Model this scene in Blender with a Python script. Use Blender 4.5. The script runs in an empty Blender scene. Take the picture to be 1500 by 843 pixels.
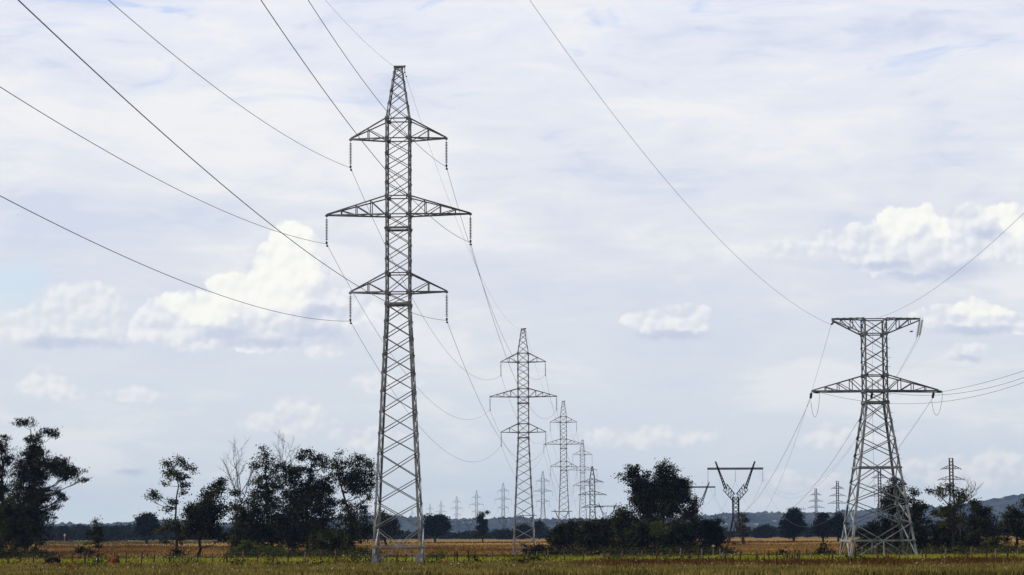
import bpy, math, random
import numpy as np
from mathutils import Vector, Matrix

# ------------------------------------------------------------------ camera
F = 3700.0            # focal length in photograph pixels (1500 wide)
HC = 2.36             # eye height above the field
PITCH = math.atan(363.5 / F)
ROLL = -0.005
scene = bpy.context.scene
col = scene.collection
cam_d = bpy.data.cameras.new("camera")
cam = bpy.data.objects.new("camera", cam_d)
col.objects.link(cam)
cam_d.sensor_width = 36.0
cam_d.lens = 36.0 * F / 1500.0
cam_d.clip_start = 0.5
cam_d.clip_end = 30000
CR = Matrix.Rotation(math.pi / 2 + PITCH, 3, 'X') @ Matrix.Rotation(ROLL, 3, 'Z')
cam.matrix_world = Matrix.Translation((0, 0, HC)) @ CR.to_4x4()
scene.camera = cam

def ray(px, py):
    return CR @ Vector(((px - 750) / F, -(py - 421.5) / F, -1))

def at(px, py, Y):
    d = ray(px, py)
    return Vector((0, 0, HC)) + d * (Y / d.y)

# ------------------------------------------------------------------ colour management
scene.view_settings.view_transform = 'Standard'
scene.view_settings.look = 'None'
scene.view_settings.gamma = 1.0
scene.view_settings.exposure = 0.0
scene.view_settings.use_curve_mapping = False
scene.cycles.max_bounces = 6
scene.cycles.diffuse_bounces = 2
scene.cycles.glossy_bounces = 2
scene.cycles.transmission_bounces = 2
scene.cycles.transparent_max_bounces = 8
scene.cycles.volume_bounces = 0
scene.cycles.sample_clamp_indirect = 4.0

# ------------------------------------------------------------------ sun
SUN_DIR = Vector((-0.75, -0.10, 1.05)).normalized()     # towards the sun
sun_d = bpy.data.lights.new("sun", 'SUN')
sun_d.energy = 3.4
sun_d.angle = math.radians(4.0)
sun_d.color = (1.0, 0.96, 0.90)
sun = bpy.data.objects.new("sun", sun_d)
sun.rotation_euler = SUN_DIR.to_track_quat('Z', 'Y').to_euler()
sun.location = (-60, -20, 120)
col.objects.link(sun)

def lin(r, g, b, k=1.0):
    f = lambda c: ((c / 255 + 0.055) / 1.055) ** 2.4 if c > 10 else c / 255 / 12.92
    return (f(r) * k, f(g) * k, f(b) * k, 1.0)

# ------------------------------------------------------------------ sky
SKY_STRENGTH = 0.10
world = bpy.data.worlds.new("World")
scene.world = world
world.use_nodes = True
NT = world.node_tree
NT.nodes.clear()

class N:
    """small helper to write node maths"""
    def __init__(s, nt): s.nt = nt
    def new(s, t, **kw):
        n = s.nt.nodes.new(t)
        for k, v in kw.items(): setattr(n, k, v)
        return n
    def put(s, sock, v):
        if isinstance(v, bpy.types.NodeSocket): s.nt.links.new(v, sock)
        elif v is not None: sock.default_value = v
    def m(s, op, a, b=None, c=None, clamp=False):
        n = s.new('ShaderNodeMath', operation=op); n.use_clamp = clamp
        s.put(n.inputs[0], a)
        if b is not None: s.put(n.inputs[1], b)
        if c is not None: s.put(n.inputs[2], c)
        return n.outputs[0]
    def vm(s, op, a, b=None, out=0):
        n = s.new('ShaderNodeVectorMath', operation=op)
        s.put(n.inputs[0], a)
        if b is not None: s.put(n.inputs[1], b)
        return n.outputs[out]
    def comb(s, x, y, z=0.0):
        n = s.new('ShaderNodeCombineXYZ')
        s.put(n.inputs[0], x); s.put(n.inputs[1], y); s.put(n.inputs[2], z)
        return n.outputs[0]
    def noise(s, v, scale, detail=4, rough=0.5, dist=0.0, col=False):
        n = s.new('ShaderNodeTexNoise'); n.noise_dimensions = '2D'
        s.put(n.inputs['Vector'], v); n.inputs['Scale'].default_value = scale
        n.inputs['Detail'].default_value = detail; n.inputs['Roughness'].default_value = rough
        n.inputs['Distortion'].default_value = dist
        return n.outputs['Color' if col else 'Fac']
    def ss(s, x, a, b, lo=0.0, hi=1.0):
        n = s.new('ShaderNodeMapRange', interpolation_type='SMOOTHSTEP')
        s.put(n.inputs['Value'], x)
        s.put(n.inputs['From Min'], a); s.put(n.inputs['From Max'], b)
        n.inputs['To Min'].default_value = lo; n.inputs['To Max'].default_value = hi
        return n.outputs[0]
    def mix(s, f, a, b, mode='MIX'):
        n = s.new('ShaderNodeMix', data_type='RGBA', blend_type=mode)
        s.put(n.inputs[0], f); s.put(n.inputs[6], a); s.put(n.inputs[7], b)
        return n.outputs[2]

W = N(NT)
tc = W.new('ShaderNodeTexCoord')
sep = W.new('ShaderNodeSeparateXYZ'); NT.links.new(tc.outputs['Generated'], sep.inputs[0])
dx, dy, dz = sep.outputs
hyp = W.m('SQRT', W.m('ADD', W.m('MULTIPLY', dx, dx), W.m('MULTIPLY', dy, dy)))
az = W.m('ARCTAN2', dx, dy)
el = W.m('ARCTAN2', dz, hyp)
P = W.comb(az, el)

def ang(px, py):
    d = ray(px, py)
    return math.atan2(d.x, d.y), math.atan2(d.z, math.hypot(d.x, d.y))

def skyc(r, g, b, k=1.0): return lin(r, g, b, k / SKY_STRENGTH)

nish = W.new('ShaderNodeTexSky'); nish.sky_type = 'NISHITA'
nish.sun_disc = False
nish.sun_elevation = math.asin(SUN_DIR.z)
nish.sun_rotation = math.atan2(SUN_DIR.x, SUN_DIR.y)
nish.altitude = 50; nish.air_density = 1.0; nish.dust_density = 2.0

# the thin cloud sheet: a soft vertical ramp with streaks
ramp = W.new('ShaderNodeValToRGB')
cr = ramp.color_ramp
cr.elements[0].position = 0.0; cr.elements[0].color = lin(214, 225, 233)
cr.elements[1].position = 1.0; cr.elements[1].color = lin(228, 231, 244)
for p_, c_ in ((0.05, (215, 225, 232)), (0.22, (216, 223, 231)), (0.45, (219, 223, 232)), (0.70, (226, 229, 237)), (0.9, (228, 231, 241))):
    e_ = cr.elements.new(p_); e_.color = lin(*c_)
W.put(ramp.inputs[0], W.m('DIVIDE', el, 0.22, clamp=True))
base = ramp.outputs[0]
warp = W.vm('SCALE', W.vm('SUBTRACT', W.noise(W.vm('MULTIPLY', P, (12, 30, 1)), 1.0, 3, col=True), (0.5, 0.5, 0.5)))
warp.node.inputs['Scale'].default_value = 0.9
SP = W.vm('ADD', W.vm('MULTIPLY', P, (10, 34, 1)), warp)
hi = W.ss(el, 0.03, 0.19)
n1 = W.noise(SP, 1.0, 4, 0.55)
n2 = W.noise(W.vm('ADD', W.vm('MULTIPLY', P, (26, 110, 1)), warp), 1.0, 5, 0.62)
n3 = W.noise(W.vm('ADD', W.vm('MULTIPLY', P, (7, 20, 1)), (5.2, 3.1, 0.0)), 1.0, 1, 0.5)
s_ = W.m('ADD', W.m('MULTIPLY', n1, 0.56), W.m('ADD', W.m('MULTIPLY', n2, 0.28), W.m('MULTIPLY', n3, 0.30)))
light = W.ss(s_, 0.54, 0.70)
dark = W.ss(s_, 0.56, 0.40)
base = W.mix(W.m('MULTIPLY', light, W.m('ADD', 0.50, W.m('MULTIPLY', hi, 0.40))), base, lin(241, 240, 240))
base = W.mix(W.m('MULTIPLY', dark, W.m('ADD', 0.28, W.m('MULTIPLY', hi, 0.65))), base, lin(204, 212, 231))
# clear blue rents high up
rent = W.m('MULTIPLY', W.ss(W.noise(W.vm('ADD', W.vm('MULTIPLY', P, (16, 60, 1)), (9.1, 2.2, 0)), 1.0, 4, 0.6, 0.5), 0.58, 0.74), W.ss(el, 0.15, 0.20))
base = W.mix(W.m('MULTIPLY', rent, 0.75), base, lin(186, 205, 243))

# cumulus: heaps of rounded lobes in azimuth and elevation, their rims broken into cauliflower bumps
def blobfield(P, blobs, grow=1.0, k=0.15):
    acc = None
    for (px, py, rx, ry) in blobs:
        a, e = ang(px, py)
        d = W.vm('LENGTH', W.vm('MULTIPLY', W.vm('SUBTRACT', P, (a, e, 0)), (F / rx / grow, F / ry / grow, 0)), out='Value')
        v = W.m('SUBTRACT', 1.0, d)
        acc = v if acc is None else W.m('SMOOTH_MAX', acc, v, k)
    return acc
def billow(v, scale, det=2.0):
    n = W.new('ShaderNodeTexVoronoi'); n.voronoi_dimensions = '2D'; n.feature = 'F1'
    n.inputs['Scale'].default_value = scale; n.inputs['Detail'].default_value = det; n.inputs['Roughness'].default_value = .55
    n.inputs['Lacunarity'].default_value = 2.3
    n.normalize = True
    W.put(n.inputs['Vector'], v)
    return n.outputs['Distance']

wn = W.vm('SUBTRACT', W.noise(P, 70.0, 4, 0.6, col=True), (0.5, 0.5, 0.5))
wv = W.vm('SCALE', wn); wv.node.inputs['Scale'].default_value = 0.0075
PW = W.vm('ADD', P, wv)
wv2 = W.vm('SCALE', wn); wv2.node.inputs['Scale'].default_value = 0.0035
PB = W.vm('ADD', P, wv2)
bil = billow(PB, 95.0, 3.0)
bil_l = billow(W.vm('ADD', PB, (-0.0014, 0.0022, 0)), 95.0, 1.0)
bil_0 = billow(PB, 95.0, 1.0)
big = W.noise(P, 40.0, 3, 0.55)

cloudA = [(425, 350, 32, 28), (430, 376, 40, 38), (400, 376, 24, 22), (405, 402, 54, 32), (445, 405, 44, 42), (365, 425, 54, 26), (321, 418, 16, 15), (345, 434, 38, 24), (300, 452, 54, 24), (258, 440, 25, 18),
          (240, 460, 40, 26), (222, 480, 32, 24), (300, 482, 88, 32), (400, 462, 88, 50), (470, 455, 56, 34), (512, 450, 44, 27), (550, 452, 36, 15), (380, 492, 110, 22)]
cloudF = [(1315, 326, 32, 26), (1344, 320, 32, 20), (1374, 334, 22, 22), (1226, 348, 27, 14), (1262, 358, 56, 28), (1320, 368, 82, 38), (1376, 360, 50, 34), (1460, 314, 26, 16), (1484, 326, 30, 30), (1426, 326, 48, 26), (1487, 360, 48, 28), (1430, 360, 50, 24)]
cloudG = [(1356, 466, 24, 13), (1392, 462, 34, 17), (1432, 458, 44, 20), (1474, 472, 44, 18), (1500, 476, 40, 16)]
bright = cloudA + cloudF + cloudG + [(950, 468, 40, 16), (1000, 464, 42, 20), (980, 478, 58, 14)]
lit = [(425, 352, 42, 40), (424, 388, 54, 42), (368, 424, 70, 32), (320, 426, 34, 24), (305, 456, 60, 24), (256, 442, 34, 20), (1312, 326, 38, 30), (1346, 316, 40, 20), (1376, 332, 22, 22), (1462, 310, 30, 14), (1440, 452, 50, 14), (400, 430, 60, 30), (1482, 330, 24, 22)]
soft = [(92, 432, 26, 20), (120, 430, 34, 20), (150, 442, 34, 20), (115, 456, 72, 30), (160, 466, 40, 24), (60, 472, 58, 24), (10, 476, 44, 22), (90, 490, 110, 16), (60, 560, 38, 24), (80, 574, 48, 14), (200, 578, 50, 12),
        (436, 596, 36, 18), (424, 618, 66, 22), (1418, 518, 34, 16), (466, 512, 42, 15),
        (1362, 690, 46, 20), (1398, 682, 34, 18), (1462, 678, 44, 24), (1420, 696, 100, 20), (1143, 697, 26, 17), (1490, 684, 40, 18), (1200, 706, 36, 14), (1160, 364, 50, 16),
        (540, 640, 70, 16), (1290, 690, 50, 16), (560, 560, 60, 16), (1250, 640, 90, 18), (940, 640, 110, 16)]
shade = [(400, 500, 110, 12), (455, 488, 60, 18), (1352, 404, 84, 12), (1390, 396, 60, 12), (1300, 392, 60, 10), (985, 490, 60, 8),
         (100, 500, 100, 10), (1440, 484, 70, 9), (1446, 342, 24, 9), (470, 460, 46, 14), (190, 690, 24, 8), (1420, 526, 30, 7), (330, 490, 70, 12)]
edge = W.m('MULTIPLY', W.m('SUBTRACT', 0.36, bil), 0.85)
fb = W.m('ADD', blobfield(PW, bright, 1.03), edge)
fs = W.m('ADD', blobfield(PW, soft, 1.06), edge)
fd = W.m('ADD', blobfield(PW, shade, 1.15), W.m('MULTIPLY', W.m('SUBTRACT', big, 0.5), 0.7))
fl = W.m('ADD', blobfield(PW, lit, 1.1, .3), W.m('MULTIPLY', W.m('SUBTRACT', 0.36, bil), 0.9))
ab = W.m('MULTIPLY', W.ss(fb, -0.02, 0.20), .93)
asf = W.m('MULTIPLY', W.ss(fs, -0.02, 0.45), 0.80)
ad = W.m('MULTIPLY', W.ss(fd, 0.0, 0.85), 0.74)
emb = W.m('SUBTRACT', bil_l, bil_0)           # lit side of each bump
rel = W.ss(emb, -0.22, 0.22)
cw = W.mix(rel, lin(216, 220, 230), lin(241, 241, 242))
cw = W.mix(W.m('MULTIPLY', W.ss(fl, 0.0, 0.55), W.m('ADD', .72, W.m('MULTIPLY', rel, .28))), cw, lin(254, 253, 244))
cs = W.mix(rel, lin(217, 222, 231), lin(240, 240, 240))
base = W.mix(asf, base, cs)
base = W.mix(ab, base, cw)
base = W.mix(ad, base, lin(190, 199, 221))
# a patch of clear pale blue at the left edge
aL, eL = ang(22, 418)
dL = W.vm('LENGTH', W.vm('MULTIPLY', W.vm('SUBTRACT', PW, (aL, eL, 0)), (F / 60, F / 38, 0)), out='Value')
base = W.mix(W.m('MULTIPLY', W.m('MULTIPLY', W.ss(dL, 1.3, 0.3), W.m('SUBTRACT', 1.0, asf)), 0.65), base, lin(204, 224, 238))
aL, eL = ang(-10, 480)

# unseen sky behind the camera and overhead is dimmed to darken camera-facing sides
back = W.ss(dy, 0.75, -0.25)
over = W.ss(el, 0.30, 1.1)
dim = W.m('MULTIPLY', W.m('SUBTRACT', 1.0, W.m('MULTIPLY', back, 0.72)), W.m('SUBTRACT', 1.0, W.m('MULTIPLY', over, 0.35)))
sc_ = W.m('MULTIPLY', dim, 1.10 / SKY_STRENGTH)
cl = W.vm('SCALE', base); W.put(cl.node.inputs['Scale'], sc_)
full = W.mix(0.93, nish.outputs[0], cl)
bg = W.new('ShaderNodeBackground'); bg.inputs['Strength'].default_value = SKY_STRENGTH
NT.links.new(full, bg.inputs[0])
wo = W.new('ShaderNodeOutputWorld'); NT.links.new(bg.outputs[0], wo.inputs[0])

world.cycles.sampling_method = 'MANUAL'
world.cycles.sample_map_resolution = 256

# ================================================================== helpers
def rnd(a, b): return random.uniform(a, b)
random.seed(7)
rng = np.random.default_rng(11)

GY = [-600, 0, 205, 300, 440, 730, 1000, 1300, 2500, 12000]
GZ = [0, 0, 0, -0.55, -1.25, -0.55, 0.35, 1.0, 1.2, 1.2]
def gz(Y): return float(np.interp(Y, GY, GZ))
def gpt(px, Y):
    """point of the ground seen in photograph column px at depth Y"""
    p = at(px, 800, Y)
    return Vector((p.x, Y, gz(Y)))
def ppm(Y): return F / Y          # photograph pixels per metre at depth Y

def tag(o, label=None, cat=None, group=None, kind=None):
    if label: o['label'] = label
    if cat: o['category'] = cat
    if group: o['group'] = group
    if kind: o['kind'] = kind
    return o

def empty(name, loc, label, cat, group=None, rz=0.0):
    o = bpy.data.objects.new(name, None); col.objects.link(o)
    o.location = loc; o.rotation_euler = (0, 0, rz); o.empty_display_size = 0.5
    return tag(o, label, cat, group)

def mesh_obj(name, V, Fc, mat, parent=None, loc=None, smooth=False):
    me = bpy.data.meshes.new(name)
    V = np.asarray(V, dtype=np.float32)
    if isinstance(Fc, np.ndarray):
        n, k = Fc.shape
        me.vertices.add(len(V)); me.vertices.foreach_set('co', V.ravel())
        me.loops.add(n * k); me.loops.foreach_set('vertex_index', Fc.astype(np.int32).ravel())
        me.polygons.add(n); me.polygons.foreach_set('loop_start', np.arange(0, n * k, k, dtype=np.int32))
        me.update(calc_edges=True)
    else:
        me.from_pydata([tuple(v) for v in V], [], Fc)
        me.update()
    if smooth: me.polygons.foreach_set('use_smooth', [True] * len(me.polygons))
    me.materials.append(mat)
    o = bpy.data.objects.new(name, me); col.objects.link(o)
    if parent is not None: o.parent = parent
    if loc is not None: o.location = loc
    return o

def copy_tree(o, parent=None):
    c = o.copy(); col.objects.link(c); c.parent = parent
    for ch in o.children:
        copy_tree(ch, c)
    return c

class MB:
    """collects solids; build() links them as one mesh object"""
    def __init__(s): s.v = []; s.f = []
    def add(s, vs, fs):
        b = len(s.v); s.v += [tuple(v) for v in vs]; s.f += [tuple(i + b for i in f) for f in fs]
    def box(s, c, sx, sy, sz):
        x, y, z = c; X, Y, Z = sx / 2, sy / 2, sz / 2
        s.add([(x + a * X, y + b * Y, z + d * Z) for a in (-1, 1) for b in (-1, 1) for d in (-1, 1)],
              [(0, 1, 3, 2), (4, 6, 7, 5), (0, 4, 5, 1), (2, 3, 7, 6), (0, 2, 6, 4), (1, 5, 7, 3)])
    def slab(s, p, q, u, w, t):
        """flat bar from p to q, w wide along u, t thick"""
        p = Vector(p); q = Vector(q); d = (q - p).normalized()
        u = Vector(u); u = (u - d * u.dot(d)).normalized(); n = d.cross(u)
        c = []
        for e in (p, q):
            for a, b in ((0, 0), (1, 0), (1, 1), (0, 1)):
                c.append(e + u * (w * a) + n * (t * (b - .5)))
        s.add(c, [(0, 3, 2, 1), (4, 5, 6, 7), (0, 1, 5, 4), (1, 2, 6, 5), (2, 3, 7, 6), (3, 0, 4, 7)])
    def angle(s, p, q, u, v, w, t=0.012):
        """rolled steel angle: two flanges from the heel line p-q towards u and v"""
        s.slab(p, q, u, w, t)
        p = Vector(p); q = Vector(q); d = (q - p).normalized(); uu = Vector(u); uu = (uu - d * uu.dot(d)).normalized()
        s.slab(p + uu * t * .5, q + uu * t * .5, v, w, t)
    def bar(s, p, q, w, h=None):
        h = h or w; p = Vector(p); q = Vector(q); d = (q - p).normalized()
        r = Vector((0, 0, 1)) if abs(d.z) < .9 else Vector((1, 0, 0))
        u = d.cross(r).normalized(); n = d.cross(u)
        c = [e + u * (w / 2 * a) + n * (h / 2 * b) for e in (p, q) for a, b in ((-1, -1), (1, -1), (1, 1), (-1, 1))]
        s.add(c, [(0, 3, 2, 1), (4, 5, 6, 7), (0, 1, 5, 4), (1, 2, 6, 5), (2, 3, 7, 6), (3, 0, 4, 7)])
    def tube(s, pts, rad, k=5, cap=True):
        pts = [Vector(p) for p in pts]; n = len(pts)
        if not hasattr(rad, '__len__'): rad = [rad] * n
        vs = []
        for i, p in enumerate(pts):
            d = (pts[min(i + 1, n - 1)] - pts[max(i - 1, 0)]).normalized()
            r = Vector((0, 0, 1)) if abs(d.z) < .9 else Vector((1, 0, 0))
            u = d.cross(r).normalized(); w = d.cross(u)
            for j in range(k):
                a = 2 * math.pi * j / k
                vs.append(p + (u * math.cos(a) + w * math.sin(a)) * rad[i])
        fs = [(i * k + j, (i + 1) * k + j, (i + 1) * k + (j + 1) % k, i * k + (j + 1) % k) for i in range(n - 1) for j in range(k)]
        if cap: fs += [tuple(range(k)), tuple(reversed(range((n - 1) * k, n * k)))]
        s.add(vs, fs)
    def lathe(s, c, prof, k=8, axis=None):
        """profile of (radius, height) spun about +Z at c, or about axis"""
        c = Vector(c); A = Vector(axis).normalized() if axis is not None else Vector((0, 0, 1))
        r = Vector((1, 0, 0)) if abs(A.x) < .9 else Vector((0, 1, 0))
        u = A.cross(r).normalized(); w = A.cross(u)
        vs = [c + A * h + (u * math.cos(2 * math.pi * j / k) + w * math.sin(2 * math.pi * j / k)) * R for R, h in prof for j in range(k)]
        n = len(prof)
        fs = [(i * k + j, i * k + (j + 1) % k, (i + 1) * k + (j + 1) % k, (i + 1) * k + j) for i in range(n - 1) for j in range(k)]
        fs += [tuple(reversed(range(k))), tuple(range((n - 1) * k, n * k))]
        s.add(vs, fs)
    def build(s, name, mat, parent=None, loc=None, smooth=False):
        return mesh_obj(name, s.v, s.f, mat, parent, loc, smooth)

# ------------------------------------------------------------------ materials
def new_mat(name):
    m = bpy.data.materials.new(name); m.use_nodes = True
    nt = m.node_tree; b = nt.nodes['Principled BSDF']
    return m, N(nt), b

def simple(name, c1, c2, scale=3.0, rough=0.8, metal=0.0, spec=0.3, coord='Object', detail=4, bump=0.0):
    m, n, b = new_mat(name)
    t = n.new('ShaderNodeTexCoord').outputs[coord]
    fz = n.new('ShaderNodeTexNoise'); fz.inputs['Scale'].default_value = scale; fz.inputs['Detail'].default_value = detail
    n.nt.links.new(t, fz.inputs['Vector'])
    f = n.ss(fz.outputs['Fac'], 0.34, 0.66)
    n.put(b.inputs['Base Color'], n.mix(f, c1, c2))
    b.inputs['Roughness'].default_value = rough; b.inputs['Metallic'].default_value = metal
    b.inputs['Specular IOR Level'].default_value = spec
    if bump:
        bp = n.new('ShaderNodeBump'); bp.inputs['Strength'].default_value = bump
        n.nt.links.new(fz.outputs['Fac'], bp.inputs['Height']); n.nt.links.new(bp.outputs[0], b.inputs['Normal'])
    return m

def rgb(r, g, b): return (r, g, b, 1.0)

M = {}
M['steel'] = simple('galvanised_steel', rgb(.19, .205, .235), rgb(.43, .45, .49), 1.1, .55, .25, .5)
M['steel_brace'] = simple('galvanised_brace', rgb(.10, .108, .13), rgb(.27, .285, .325), 1.3, .55, .25, .5)
M['dark_steel'] = simple('weathered_steel', rgb(.085, .075, .075), rgb(.16, .14, .135), 1.2, .6, .3, .4)
M['rust_steel'] = simple('rust_brown_steel', rgb(.022, .015, .015), rgb(.05, .032, .03), .8, .9, 0, .1)
M['wire'] = simple('aluminium_cable', rgb(.03, .03, .034), rgb(.06, .06, .065), 3, .5, .5, .4)
M['insul'] = simple('brown_glazed_insulator', rgb(.12, .12, .125), rgb(.24, .24, .245), 5, .3, 0, .5)
M['green_glass'] = simple('green_glass_insulator', rgb(.01, .055, .045), rgb(.02, .10, .08), 5, .15, 0, .6)
M['concrete'] = simple('concrete_footing', rgb(.30, .29, .27), rgb(.45, .43, .40), 4, .9, 0, .2)
M['yellow'] = simple('yellow_band_paint', rgb(.55, .38, .03), rgb(.65, .45, .06), 6, .6)
M['post'] = simple('weathered_post_wood', rgb(.035, .022, .016), rgb(.13, .085, .06), 2.5, .9, 0, .1)
M['post_pale'] = simple('pale_post_wood', rgb(.16, .10, .07), rgb(.27, .19, .14), 2.5, .9, 0, .1)
M['white'] = simple('white_plastic', rgb(.65, .65, .62), rgb(.8, .8, .78), 9, .5)
M['orange'] = simple('orange_red_cloth', rgb(.62, .07, .03), rgb(.85, .16, .07), 6, .8)
M['bark'] = simple('dark_bark', rgb(.018, .014, .011), rgb(.05, .04, .032), 3, .95, 0, .1)
M['bark_pale'] = simple('grey_dead_bark', rgb(.05, .045, .04), rgb(.11, .10, .09), 3, .95, 0, .1)
M['hide_black'] = simple('black_hide', rgb(.003, .003, .003), rgb(.008, .007, .007), 3, .9, 0, .03)
M['hide_red'] = simple('red_brown_hide', rgb(.05, .013, .005), rgb(.16, .04, .012), 2.2, .9, 0, .05)
M['hide_tan'] = simple('tan_hide', rgb(.12, .055, .025), rgb(.20, .10, .045), 2.2, .75, 0, .2)
M['bird'] = simple('dark_feathers', rgb(.03, .03, .035), rgb(.06, .06, .06), 6, .8)

def leaf_mat(name, c1, c2, scale=.6, trans=.22, pw=1.9):
    m, n, b = new_mat(name)
    nt = n.nt
    t = n.new('ShaderNodeTexCoord').outputs['Object']
    a = n.new('ShaderNodeTexNoise'); a.inputs['Scale'].default_value = scale; a.inputs['Detail'].default_value = 3
    nt.links.new(t, a.inputs['Vector'])
    w = n.new('ShaderNodeTexWhiteNoise'); w.noise_dimensions = '3D'
    sn = n.vm('SNAP', t, (.45, .45, .45)); nt.links.new(sn, w.inputs['Vector'])
    f = n.m('ADD', n.m('MULTIPLY', n.ss(a.outputs['Fac'], .35, .65), .65), n.m('MULTIPLY', w.outputs['Value'], .35))
    f = n.m('POWER', f, pw)
    c = n.mix(f, c1, c2)
    nt.nodes.remove(b)
    d = n.new('ShaderNodeBsdfDiffuse'); nt.links.new(c, d.inputs[0])
    tr = n.new('ShaderNodeBsdfTranslucent'); nt.links.new(c, tr.inputs[0])
    mx = n.new('ShaderNodeMixShader'); mx.inputs[0].default_value = trans
    nt.links.new(d.outputs[0], mx.inputs[1]); nt.links.new(tr.outputs[0], mx.inputs[2])
    nt.links.new(mx.outputs[0], nt.nodes['Material Output'].inputs[0])
    return m

M['leaf_dark'] = leaf_mat('leaf_dark_olive', rgb(.0025, .003, .0015), rgb(.078, .082, .022))
M['leaf_pine'] = leaf_mat('leaf_pine_needles', rgb(.003, .004, .0018), rgb(.088, .092, .024))
M['leaf_mid'] = leaf_mat('leaf_mid_green', rgb(.005, .007, .002), rgb(.125, .135, .032))
M['leaf_fresh'] = leaf_mat('leaf_fresh_green', rgb(.045, .062, .014), rgb(.12, .14, .03))
M['leaf_blue'] = leaf_mat('leaf_far_green', rgb(.006, .010, .006), rgb(.032, .042, .020), .12)
M['leaf_black'] = leaf_mat('leaf_deep_green', rgb(.002, .003, .002), rgb(.014, .016, .009))
M['straw'] = leaf_mat('straw_grass', rgb(.07, .058, .014), rgb(.44, .35, .095), .22, .35, 1.0)
M['lush'] = leaf_mat('lush_yellow_green', rgb(.15, .175, .012), rgb(.56, .55, .05), .4, .4, 1.1)
M['rust'] = leaf_mat('rust_red_weed', rgb(.06, .026, .008), rgb(.19, .085, .022), .3, .3, 1.2)
M['olive'] = leaf_mat('olive_weed', rgb(.035, .042, .010), rgb(.18, .18, .045), .4, .3, 1.2)
M['ochre'] = leaf_mat('ochre_meadow', rgb(.18, .10, .022), rgb(.34, .20, .045), .2, .3, 1.0)
M['flower'] = simple('white_flower', rgb(.42, .40, .30), rgb(.55, .53, .42), 9, .8)

# ================================================================== terrain
def ground_mat():
    m, n, b = new_mat('field_ground')
    nt = n.nt
    g = n.new('ShaderNodeNewGeometry').outputs['Position']
    def nz(v, sc, det=4, r=.55, dist=0):
        a = n.new('ShaderNodeTexNoise'); a.inputs['Scale'].default_value = sc; a.inputs['Detail'].default_value = det
        a.inputs['Roughness'].default_value = r; a.inputs['Distortion'].default_value = dist
        nt.links.new(v, a.inputs['Vector']); return a.outputs['Fac']
    sp = n.new('ShaderNodeSeparateXYZ'); nt.links.new(g, sp.inputs[0])
    big = nz(n.vm('MULTIPLY', g, (.012, .0085, 0)), 1, 5, .6)
    med = nz(n.vm('MULTIPLY', g, (.06, .03, 0)), 1, 5, .6)
    fine = nz(g, 1.3, 3, .6)
    c = n.mix(n.ss(med, .38, .62), rgb(.20, .105, .020), rgb(.33, .185, .040))
    c = n.mix(n.m('MULTIPLY', n.ss(big, .52, .60), .85), c, rgb(.13, .055, .02))
    c = n.mix(n.m('MULTIPLY', n.ss(big, .46, .37), .7), c, rgb(.20, .17, .06))
    y = n.m('ADD', sp.outputs[1], n.m('MULTIPLY', n.m('SUBTRACT', med, .5), 120))
    near = n.ss(y, 330, 262)
    c = n.mix(near, c, n.mix(fine, rgb(.05, .045, .018), rgb(.12, .10, .04)))
    fore = n.ss(sp.outputs[1], 215, 190)
    c = n.mix(fore, c, n.mix(fine, rgb(.13, .095, .03), rgb(.26, .20, .075)))
    far = n.ss(sp.outputs[1], 950, 1120)
    c = n.mix(far, c, n.mix(med, rgb(.13, .075, .025), rgb(.18, .13, .05)))
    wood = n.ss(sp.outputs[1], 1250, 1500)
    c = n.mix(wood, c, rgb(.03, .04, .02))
    nt.links.new(c, b.inputs['Base Color']); b.inputs['Roughness'].default_value = 1; b.inputs['Specular IOR Level'].default_value = .05
    return m
M['ground'] = ground_mat()
xs = np.concatenate([np.linspace(-6500, -500, 12), np.linspace(-400, 400, 81), np.linspace(500, 6500, 12)])
ys = np.concatenate([np.linspace(-500, 120, 6), np.linspace(130, 520, 79), np.linspace(540, 1500, 49), np.linspace(1700, 6740, 16)])
gx, gy = np.meshgrid(xs, ys)
gzz = np.interp(gy, GY, GZ)
gv = np.stack([gx.ravel(), gy.ravel(), gzz.ravel()], 1)
nx = len(xs)
ii = (np.arange(len(ys) - 1)[:, None] * nx + np.arange(nx - 1)[None]).ravel()
tag(mesh_obj('ground', gv, np.stack([ii, ii + 1, ii + 1 + nx, ii + nx], 1), M['ground']), kind='structure')

# wooded hills on the horizon
def hill_mat():
    m, n, b = new_mat('hill_woods')
    g = n.new('ShaderNodeNewGeometry').outputs['Position']
    a = n.new('ShaderNodeTexNoise'); a.inputs['Scale'].default_value = 1; a.inputs['Detail'].default_value = 6; a.inputs['Roughness'].default_value = .65
    n.nt.links.new(n.vm('MULTIPLY', g, (.012, .004, .03)), a.inputs['Vector'])
    b2 = n.new('ShaderNodeTexNoise'); b2.inputs['Scale'].default_value = 1; b2.inputs['Detail'].default_value = 3
    n.nt.links.new(n.vm('MULTIPLY', g, (.05, .008, .12)), b2.inputs['Vector'])
    c = n.mix(n.ss(a.outputs['Fac'], .40, .60), rgb(.022, .030, .045), rgb(.055, .068, .070))  # blue of the distance haze is partly put into the woods colour
    c = n.mix(n.m('MULTIPLY', n.ss(b2.outputs['Fac'], .62, .68), .8), c, rgb(.24, .22, .19))
    n.nt.links.new(c, b.inputs['Base Color']); b.inputs['Roughness'].default_value = 1; b.inputs['Specular IOR Level'].default_value = 0
    return m
M['hill'] = hill_mat()
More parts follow.
